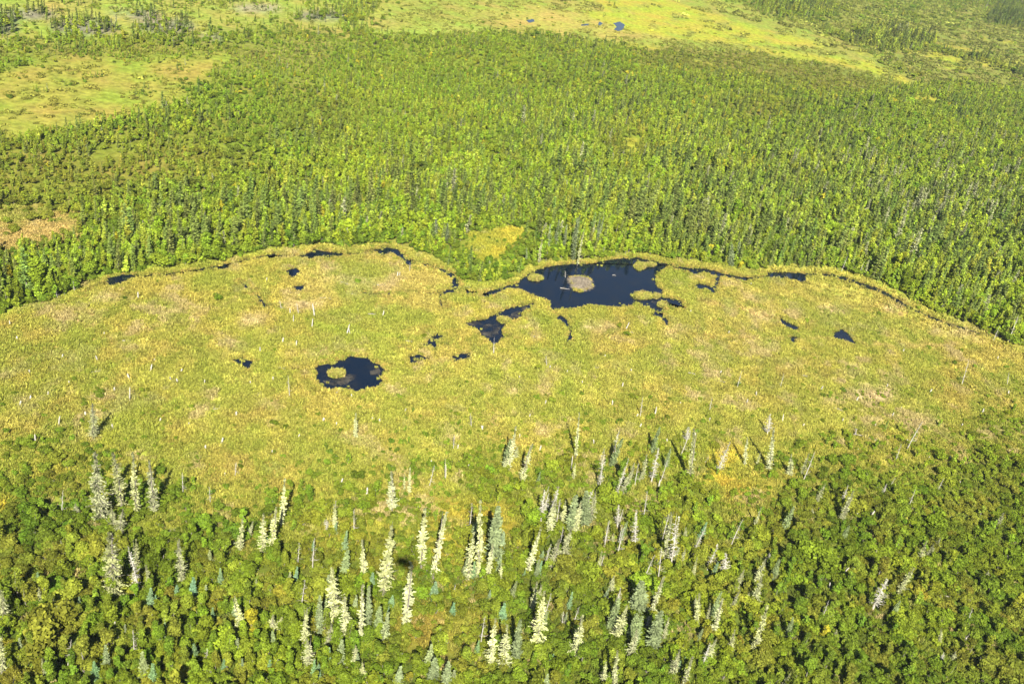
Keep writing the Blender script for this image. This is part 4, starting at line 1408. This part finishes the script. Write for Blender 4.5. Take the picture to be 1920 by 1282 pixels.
rs_ = random.Random(12)
items = []
for k in range(60):
    cx_, cy_, sx_, sy_ = rs_.choice([(1180, 1000, 130, 110), (1080, 1180, 180, 60), (640, 1180, 60, 50), (220, 1050, 60, 70), (1320, 1130, 90, 60), (900, 1060, 70, 50), (1030, 950, 50, 40), (1500, 1060, 160, 110), (1200, 880, 90, 30)])
    xb, yb = rs_.gauss(cx_, sx_), min(1270, max(850, rs_.gauss(cy_, sy_)))
    hp_ = rs_.uniform(24, 64)
    p, h, lean = stand(xb, yb, xb + hp_ * ((xb - 420) / 2700 + rs_.gauss(.02, .06)), yb - hp_)
    wm = hp_ * rs_.uniform(.2, .34) / (FPX / math.sqrt(p[0] ** 2 + p[1] ** 2 + CAM_H ** 2))
    kd = rs_.choice('LLRG')
    vs, r0 = {'L': (V_L[1], 1.05), 'R': (V_R, 1.25), 'G': (V_G, 1.35)}[kd]
    tint = {'L': LICHEN_TINT * rs_.uniform(.55, .9), 'R': np.array([.40, .40, .30]), 'G': np.array([.25, .31, .13])}[kd] * rs_.uniform(.85, 1.1)
    e = plant({'L': 'lichen_spruce', 'R': 'bare_spruce', 'G': 'grey_spruce'}[kd], vs[rs_.randrange(len(vs))], ('trunk', 'branches'), p[0], p[1], 0, wm * .55 / r0 * 1.1, h / 10, tint, lean=(lean, 0))
    for ch in e.children:
        ch.rotation_euler = (0, 0, rs_.uniform(0, 6.28))
    items.append((e, {'L': 'slim pale lichen-hung spruce', 'R': 'slim half-bare dead spruce', 'G': 'slim grey green spruce'}[kd], xb, yb))
    e['category'] = 'tree'
for nm_, gp_ in (('lichen_spruce', 'slim lichen-hung spruces'), ('bare_spruce', 'slim half-bare dead spruces'), ('grey_spruce', 'slim grey green spruces')):
    write_labels([i_ for i_ in items if i_[0].name.startswith(nm_)], 'tree', gp_)

# young blue-green firs
FIRS = [(645, 1037, 645, 992, 15), (718, 1206, 719, 1146, 22), (664, 1152, 662, 1116, 15), (362, 1122, 357, 1082, 20), (386, 1124, 385, 1096, 14), (332, 1124, 333, 1096, 16), (802, 1252, 806, 1206, 22), (868, 1086, 872, 1046, 14), (733, 1136, 733, 1116, 15),
        (615, 1254, 613, 1214, 17), (587, 1276, 590, 1236, 16), (272, 1280, 277, 1226, 26), (288, 1290, 290, 1246, 22), (745, 1286, 746, 1248, 22), (553, 1098, 550, 1062, 14), (542, 1100, 540, 1070, 14), (586, 1034, 584, 1012, 10), (500, 1032, 500, 1008, 10),
        (355, 1152, 354, 1122, 12), (365, 1236, 362, 1206, 18), (200, 1250, 199, 1214, 14), (1008, 1082, 1012, 1050, 13), (960, 1120, 962, 1088, 14), (108, 1172, 106, 1136, 14), (520, 1262, 521, 1236, 14), (420, 1256, 421, 1230, 13), (92, 1275, 93, 1240, 15),
        (848, 1284, 850, 1256, 18), (893, 1226, 896, 1200, 12), (1020, 1296, 1024, 1262, 18), (300, 1206, 299, 1180, 12), (440, 1160, 441, 1132, 13), (1066, 1142, 1070, 1110, 12), (1132, 1130, 1136, 1100, 12), (38, 1230, 36, 1196, 14), (1008, 906, 1010, 884, 8),
        (480, 1108, 480, 1084, 10), (398, 1166, 396, 1138, 11), (236, 1202, 234, 1170, 12), (150, 1146, 148, 1118, 11)]
rs_ = random.Random(31)
for k in range(48):
    xb, yb = rs_.choice([(rs_.uniform(60, 900), rs_.uniform(1080, 1275)), (rs_.uniform(300, 900), rs_.uniform(980, 1275)), (rs_.uniform(900, 1400), rs_.uniform(1000, 1275))])
    hp_ = rs_.uniform(14, 34)
    FIRS.append((xb, yb, xb + hp_ * .05, yb - hp_, hp_ * rs_.uniform(.42, .6)))
V_F = protos(('trunk', 'crown'), lambda rng: g_conifer(rng, 4, 1.0, 210, 5, .24, 'fir'), 4, (M_BARK, M_LEAF), 230)
items = []
for xb, yb, xt, yt, wp in FIRS:
    p, h, lean = stand(xb, yb, xt, yt)
    wm = wp / (FPX / math.sqrt(p[0] ** 2 + p[1] ** 2 + CAM_H ** 2))
    t = np.array([.23, .32, .16]) * random.uniform(.85, 1.15) * np.array([random.uniform(.8, 1.3), 1, random.uniform(.8, 1.1)])
    e = plant('young_fir', V_F[random.randrange(4)], ('trunk', 'crown'), p[0], p[1], random.uniform(0, 6), wm * .55, h / 4, t, lean=(lean * .5, 0))
    items.append((e, '%s blue green pointed young fir' % ('small' if h < 3.6 else 'tall'), xb, yb))
write_labels(items, 'tree', 'young blue green firs')

# ------------------------------------------------------------------ pale standing stumps in the meadow (x, y of foot, height px)
ST = [(259, 560, 12), (182, 675, 9), (283, 695, 13), (339, 698, 7), (242, 710, 10), (333, 717, 8), (383, 720, 9), (243, 750, 22), (585, 613, 15), (590, 595, 22), (544, 588, 9), (550, 604, 14), (555, 647, 8), (56, 700, 7), (19, 610, 9), (32, 637, 6),
      (37, 760, 8), (57, 750, 8), (214, 733, 7), (110, 797, 17), (195, 628, 6), (117, 670, 6), (512, 713, 6), (443, 778, 6), (320, 713, 7), (290, 677, 5), (488, 660, 9), (607, 790, 6), (718, 592, 10), (650, 627, 18), (656, 626, 17), (1173, 618, 15),
      (1167, 725, 8), (1148, 758, 7), (1183, 697, 6), (1063, 700, 6), (973, 710, 5), (1228, 777, 14), (1022, 758, 9), (1091, 720, 6), (992, 783, 7), (903, 807, 9), (698, 788, 6), (712, 790, 5), (1133, 670, 5), (1193, 782, 6), (1743, 737, 8), (1400, 757, 10),
      (1467, 790, 13), (1693, 660, 6), (1418, 743, 9), (1540, 730, 7), (1673, 780, 7), (1803, 800, 6), (1760, 797, 8), (1689, 768, 5), (1605, 752, 8), (1842, 772, 6), (1870, 675, 7), (1663, 725, 6), (1303, 817, 7), (1012, 843, 8), (974, 820, 7),
      (904, 805, 8), (835, 898, 30), (1113, 831, 7), (1071, 882, 24), (1155, 856, 16), (1234, 916, 16), (1683, 945, 12), (1821, 975, 8), (1633, 968, 10), (1580, 1076, 15), (1555, 1104, 12), (1331, 1040, 12), (1339, 1032, 12), (1861, 1086, 6),
      (1751, 1084, 5), (1810, 1200, 5), (1679, 858, 8), (1605, 845, 6), (1741, 860, 5), (1800, 909, 6), (1840, 774, 6), (1804, 799, 5), (1605, 968, 7), (416, 830, 10), (211, 801, 6), (67, 834, 20), (353, 797, 6), (444, 778, 8), (216, 1182, 16),
      (234, 1186, 14), (118, 972, 12), (630, 797, 6), (606, 790, 7), (808, 870, 7), (858, 840, 6), (422, 890, 5), (640, 905, 8), (688, 925, 10), (1031, 690, 5), (925, 663, 9), (1365, 625, 5), (1295, 586, 5), (1407, 535, 5), (745, 520, 10), (749, 518, 9),
      (236, 470, 14), (275, 412, 10), (500, 528, 8), (530, 640, 7), (470, 720, 6), (660, 745, 6), (1890, 740, 7), (1350, 700, 6), (1275, 760, 6), (1330, 790, 7), (1505, 800, 6), (1580, 790, 6), (1640, 800, 6), (1700, 830, 6), (1780, 860, 6),
      (920, 515, 12), (908, 512, 10), (760, 770, 6), (130, 720, 6), (160, 780, 7), (90, 740, 6), (385, 840, 6), (300, 790, 6), (560, 820, 6), (510, 850, 7), (880, 880, 8), (1200, 800, 6), (1250, 830, 7)]
V_S = []
for k in range(8):
    rng = np.random.default_rng(900 + k)
    V_S.append(g_stump(rng, (1.0, 1.4, 1.0, 2.0)[k % 4], .17).mesh('stump', [M_PALE]))
HS = (1.0, 1.4, 1.0, 2.0)
items = []
for xb, yb, hp in ST:
    p, h, lean = stand(xb, yb, xb + (xb - 400) * .0022 * hp * .12, yb - hp)
    k = random.randrange(8)
    e = link('stump', V_S[k])
    e.location = (p[0], p[1], 0)
    e.scale = (random.uniform(.6, 1.0),) * 2 + (h / HS[k % 4],)
    e.rotation_euler = (random.gauss(0, .12), random.gauss(0.03, .16), random.uniform(0, 6.28))
    items.append((e, '%s bleached standing stump' % ('short' if h < 1.3 else 'knee-high' if h < 1.9 else 'tall'), xb, yb))
write_labels(items, 'stump', 'bleached stumps in meadow and thicket')

# bare snags with twigs
SN = [(1803, 722, 1817, 674), (1888, 722, 1892, 698), (1382, 728, 1390, 694), (1463, 726, 1470, 700), (925, 662, 926, 632), (543, 744, 540, 704), (1200, 782, 1206, 744), (1206, 975, 1214, 920), (1025, 686, 1024, 666),
      (1190, 912, 1196, 866), (884, 800, 882, 774), (1330, 770, 1336, 745), (1578, 508, 1590, 480), (1610, 516, 1620, 490), (920, 512, 912, 486), (1862, 640, 1874, 610), (1890, 642, 1910, 590), (1762, 585, 1772, 560), (108, 560, 102, 536), (140, 548, 136, 526),
      (850, 840, 852, 815), (350, 485, 344, 455), (366, 492, 360, 462), (1640, 470, 1655, 430), (1475, 455, 1484, 425), (560, 590, 556, 566), (528, 582, 524, 562), (768, 508, 768, 492), (1060, 520, 1058, 507), (1005, 975, 1030, 935), (1238, 905, 1252, 862)]
V_N = protos(('trunk', 'twigs'), lambda rng: g_snag(rng, 10, 26), 4, (M_PALE, M_GREYW), 240)
rs_ = random.Random(4)
for k in range(46):       # thin bare snags leaning through the thicket
    x0_, y0_ = rs_.choice([(rs_.uniform(1000, 1260), rs_.uniform(900, 1180)), (rs_.uniform(1260, 1880), rs_.uniform(840, 1240)), (rs_.uniform(60, 960), rs_.uniform(880, 1260))])
    hp_ = rs_.uniform(24, 62)
    SN.append((x0_, y0_, x0_ + hp_ * ((x0_ - 420) / 2700 + rs_.gauss(.03, .10)), y0_ - hp_))
items = []
for xb, yb, xt, yt in SN:
    p, h, lean = stand(xb, yb, xt, yt)
    e = plant('bare_snag', V_N[random.randrange(4)], ('trunk', 'twigs'), p[0], p[1], 0, max(.5, h / 10 * 1.0), h / 10, None, lean=(lean, 0))
    items.append((e, 'bare grey snag with thin twigs', xb, yb))
write_labels(items, 'dead tree', 'bare grey snags')

# fallen logs
items = []
LG = [(700, 535, 20, 10), (650, 552, 16, 5), (640, 530, 12, -15), (690, 590, 14, 5), (1000, 632, 14, -20), (170, 700, 16, 30), (480, 745, 12, 60), (600, 560, 18, 10), (1500, 705, 12, 0), (1560, 765, 18, -20), (1345, 715, 14, 0), (1320, 868, 16, 60),
      (760, 640, 12, 5), (395, 770, 16, 40), (1755, 1112, 26, -15), (1180, 625, 8, 10), (1290, 700, 12, -10), (310, 1000, 16, 20), (1050, 541, 16, 4), (1148, 517, 6, -5), (1110, 690, 12, 15), (520, 690, 14, -10), (230, 640, 14, 0), (870, 540, 10, 10), (630, 738, 14, 55)]
V_LG = [g_log(np.random.default_rng(950 + k), 5.0) for k in range(4)]
V_LG = [(a.mesh('trunk', [M_GREYW]), b.mesh('branch_stubs', [M_GREYW])) for a, b in V_LG]
for xb, yb, lp, ang in LG:
    p = ground(xb, yb)
    L_ = lp / (FPX / math.sqrt(p[0] ** 2 + p[1] ** 2 + CAM_H ** 2)) * 1.15
    e = plant('fallen_log', V_LG[random.randrange(4)], ('trunk', 'branch_stubs'), p[0], p[1], R(ang), L_ / 5, L_ / 5, None, z=.10)
    e.scale = (L_ / 5, max(.8, L_ / 5), max(.8, L_ / 5))
    items.append((e, 'grey weathered fallen log lying flat', xb, yb))
write_labels(items, 'log', 'fallen logs on the meadow')
a_, b_ = g_log(np.random.default_rng(977), 6.5, True)
p = ground(1603, 815)
e = plant('uprooted_tree', (a_.mesh('trunk', [M_GREYW]), b_.mesh('root_plate', [M_GREYW])), ('trunk', 'root_plate'), p[0], p[1], R(-22), 1.0, 1.0, None)
tag(e, 'uprooted grey tree lying on the meadow with its root plate raised', 'dead tree')

# ------------------------------------------------------------------ beaver lodge in the large pond
lp_ = ISLES[0]
cen = ground(1090, 532)
out_ = [ground(*q) - cen for q in lp_]
dome = Geo()
NR_, NA_ = 9, 40
ang_o = np.array([math.atan2(q[1], q[0]) for q in out_])
rad_o = np.array([math.hypot(q[0], q[1]) for q in out_])
od = np.argsort(ang_o)
ang_o, rad_o = ang_o[od], rad_o[od]


def edge_r(a):
    return np.interp(a, np.concatenate([ang_o - 2 * math.pi, ang_o, ang_o + 2 * math.pi]), np.tile(rad_o, 3))


def lodge_z(t, a):
    return 1.25 * (1 - t ** 1.5) + .16 * math.sin(5 * a + 7 * t) * (1 - t) + .10 * math.sin(11 * a) * t * (1 - t) * 3


for i in range(NR_ + 1):
    for j in range(NA_):
        a = -math.pi + 2 * math.pi * j / NA_
        t = i / NR_
        rr_ = edge_r(a) * t
        dome.v.append(np.array([rr_ * math.cos(a), rr_ * math.sin(a), lodge_z(t, a) if i else 1.28]))
for i in range(NR_):
    for j in range(NA_):
        j2 = (j + 1) % NA_
        dome.f.append((i * NA_ + j, (i + 1) * NA_ + j, (i + 1) * NA_ + j2, i * NA_ + j2))
        dome.m.append(0)
        dome.sh.append(.5)
sticks = Geo()
rng = np.random.default_rng(5)
for k in range(620):
    a = rng.uniform(-math.pi, math.pi)
    t = math.sqrt(rng.random()) * .95
    er = edge_r(a)
    p0 = np.array([er * t * math.cos(a), er * t * math.sin(a), lodge_z(t, a) + .05])
    q = a + rng.normal() * .9
    ln = rng.uniform(.5, 1.5)
    p1 = p0 + np.array([math.cos(q) * ln, math.sin(q) * ln, -.28 * ln * t + rng.uniform(-.02, .16)])
    sticks.tube([p0, p1], [.05, .03], 4)
e = bpy.data.objects.new('beaver_lodge', None)
COL.objects.link(e)
e.location = (cen[0], cen[1], .03)
obj('mound', dome, [M_STICK], e)
obj('stick_pile', sticks, [noisy('peeled grey sticks', (.14, .115, .085), (.34, .29, .21), 1.5)], e)
tag(e, 'grey brown beaver lodge heaped with sticks rising from the large pond', 'beaver lodge')

# ------------------------------------------------------------------ the helicopter the picture is taken from
M_HELI = noisy('dark green aircraft paint', (.02, .05, .04), (.03, .07, .05), 2, rough=.3, spec=.5)
M_GLASS = noisy('dark tinted canopy', (.01, .012, .015), (.02, .025, .03), 1, rough=.05, spec=.6)
M_METAL = noisy('grey aircraft metal', (.2, .2, .2), (.3, .3, .3), 4, rough=.4, spec=.5)
heli = bpy.data.objects.new('helicopter', None)
COL.objects.link(heli)
heli.location = (-.3, -1.35, CAM_H - .25)


def loft(secs, n_=16, mi=0):
    g = Geo()
    for x, w_, h_, z in secs:
        for j in range(n_):
            q = 2 * math.pi * j / n_
            cx, cz = math.cos(q), math.sin(q)
            g.v.append(np.array([x, w_ * math.copysign(abs(cx) ** .75, cx), z + h_ * math.copysign(abs(cz) ** .75, cz)]))
    for i in range(len(secs) - 1):
        for j in range(n_):
            j2 = (j + 1) % n_
            g.f.append((i * n_ + j, i * n_ + j2, (i + 1) * n_ + j2, (i + 1) * n_ + j))
            g.m.append(0)
            g.sh.append(.5)
    g.f += [tuple(range(n_))[::-1], tuple((len(secs) - 1) * n_ + j for j in range(n_))]
    g.m += [0, 0]
    g.sh += [.5, .5]
    return g


obj('fuselage', loft([(-2.0, .18, .2, .35), (-1.6, .45, .5, .2), (-1.0, .68, .8, .05), (0, .78, .92, 0), (.9, .76, .86, -.02)]), [M_HELI], heli)
obj('canopy', loft([(.902, .75, .85, -.02), (1.3, .68, .72, -.1), (1.65, .5, .5, -.2), (1.9, .25, .25, -.28), (1.98, .08, .08, -.3)]), [M_GLASS], heli)
g = Geo()
g.tube([(-1.8, 0, .38), (-3.4, 0, .48), (-6.0, 0, .62)], [.2, .15, .08], 12)
obj('tail_boom', g, [M_HELI], heli)
fin = loft([(-6.3, .02, .1, 1.2), (-6.05, .04, .65, .9), (-5.7, .04, .5, .65), (-5.5, .02, .1, .6)], 8)
obj('tail_fin', fin, [M_HELI], heli)
g = Geo()
g.tube([(-.1, 0, .85), (-.1, 0, 1.5)], [.16, .08], 10)
g.tube([(-.1, 0, 1.42), (-.1, 0, 1.56)], [.2, .2], 10)
obj('rotor_mast', g, [M_METAL], heli)
for sgn in (1, -1):
    g = Geo()
    a0 = R(28)
    d = np.array([math.cos(a0), math.sin(a0), 0]) * sgn
    s_ = np.array([-d[1], d[0], 0]) * .1
    k = 0
    for q, zz in ((.15, 1.5), (5.0, 1.42)):
        c_ = np.array([-.1, 0, zz]) + d * q
        g.v += [c_ - s_ + [0, 0, -.012], c_ + s_ + [0, 0, -.012], c_ + s_ * .9 + [0, 0, .012], c_ - s_ * .9 + [0, 0, .012]]
    for f in ((0, 1, 5, 4), (1, 2, 6, 5), (2, 3, 7, 6), (3, 0, 4, 7), (3, 2, 1, 0), (4, 5, 6, 7)):
        g.f.append(f)
        g.m.append(0)
        g.sh.append(.5)
    obj('rotor_blade', g, [M_METAL], heli)
g = Geo()
for a0 in (0, math.pi / 2):
    d = np.array([math.cos(a0), 0, math.sin(a0)]) * .75
    g.tube([np.array([-5.95, -.14, .65]) - d, np.array([-5.95, -.14, .65]) + d], [.05, .05], 4)
obj('tail_rotor', g, [M_METAL], heli)
for sgn in (1, -1):
    g = Geo()
    g.tube([(-1.5, sgn * .85, -1.35), (1.3, sgn * .85, -1.35), (1.7, sgn * .85, -1.2)], [.05, .05, .04], 8)
    for x in (-.9, .8):
        g.tube([(x, sgn * .35, -.7), (x, sgn * .85, -1.35)], [.035, .035], 6)
    obj('skid', g, [M_METAL], heli)
tag(heli, 'small dark helicopter hovering high above the thicket, its shadow on the shrubs', 'helicopter')

# ------------------------------------------------------------------ thin summer haze
HZ, n, l = mat('haze air')
pv_ = n.new('ShaderNodeVolumePrincipled')
pv_.inputs['Color'].default_value = (.75, .87, 1.0, 1)
pv_.inputs['Density'].default_value = .00006
pv_.inputs['Anisotropy'].default_value = .0
out = n.new('ShaderNodeOutputMaterial')
l.new(pv_.outputs[0], out.inputs['Volume'])
g = Geo()
for z in (-1.0, 140.0):
    g.v += [np.array(q) for q in ((-5100, -5100, z), (5100, -5100, z), (5100, 5100, z), (-5100, 5100, z))]
for f in ((3, 2, 1, 0), (4, 5, 6, 7), (0, 1, 5, 4), (1, 2, 6, 5), (2, 3, 7, 6), (3, 0, 4, 7)):
    g.f.append(f)
    g.m.append(0)
    g.sh.append(0)
tag(obj('haze', g, [HZ]), 'thin pale summer haze over the far bogs', 'haze', None, 'stuff')
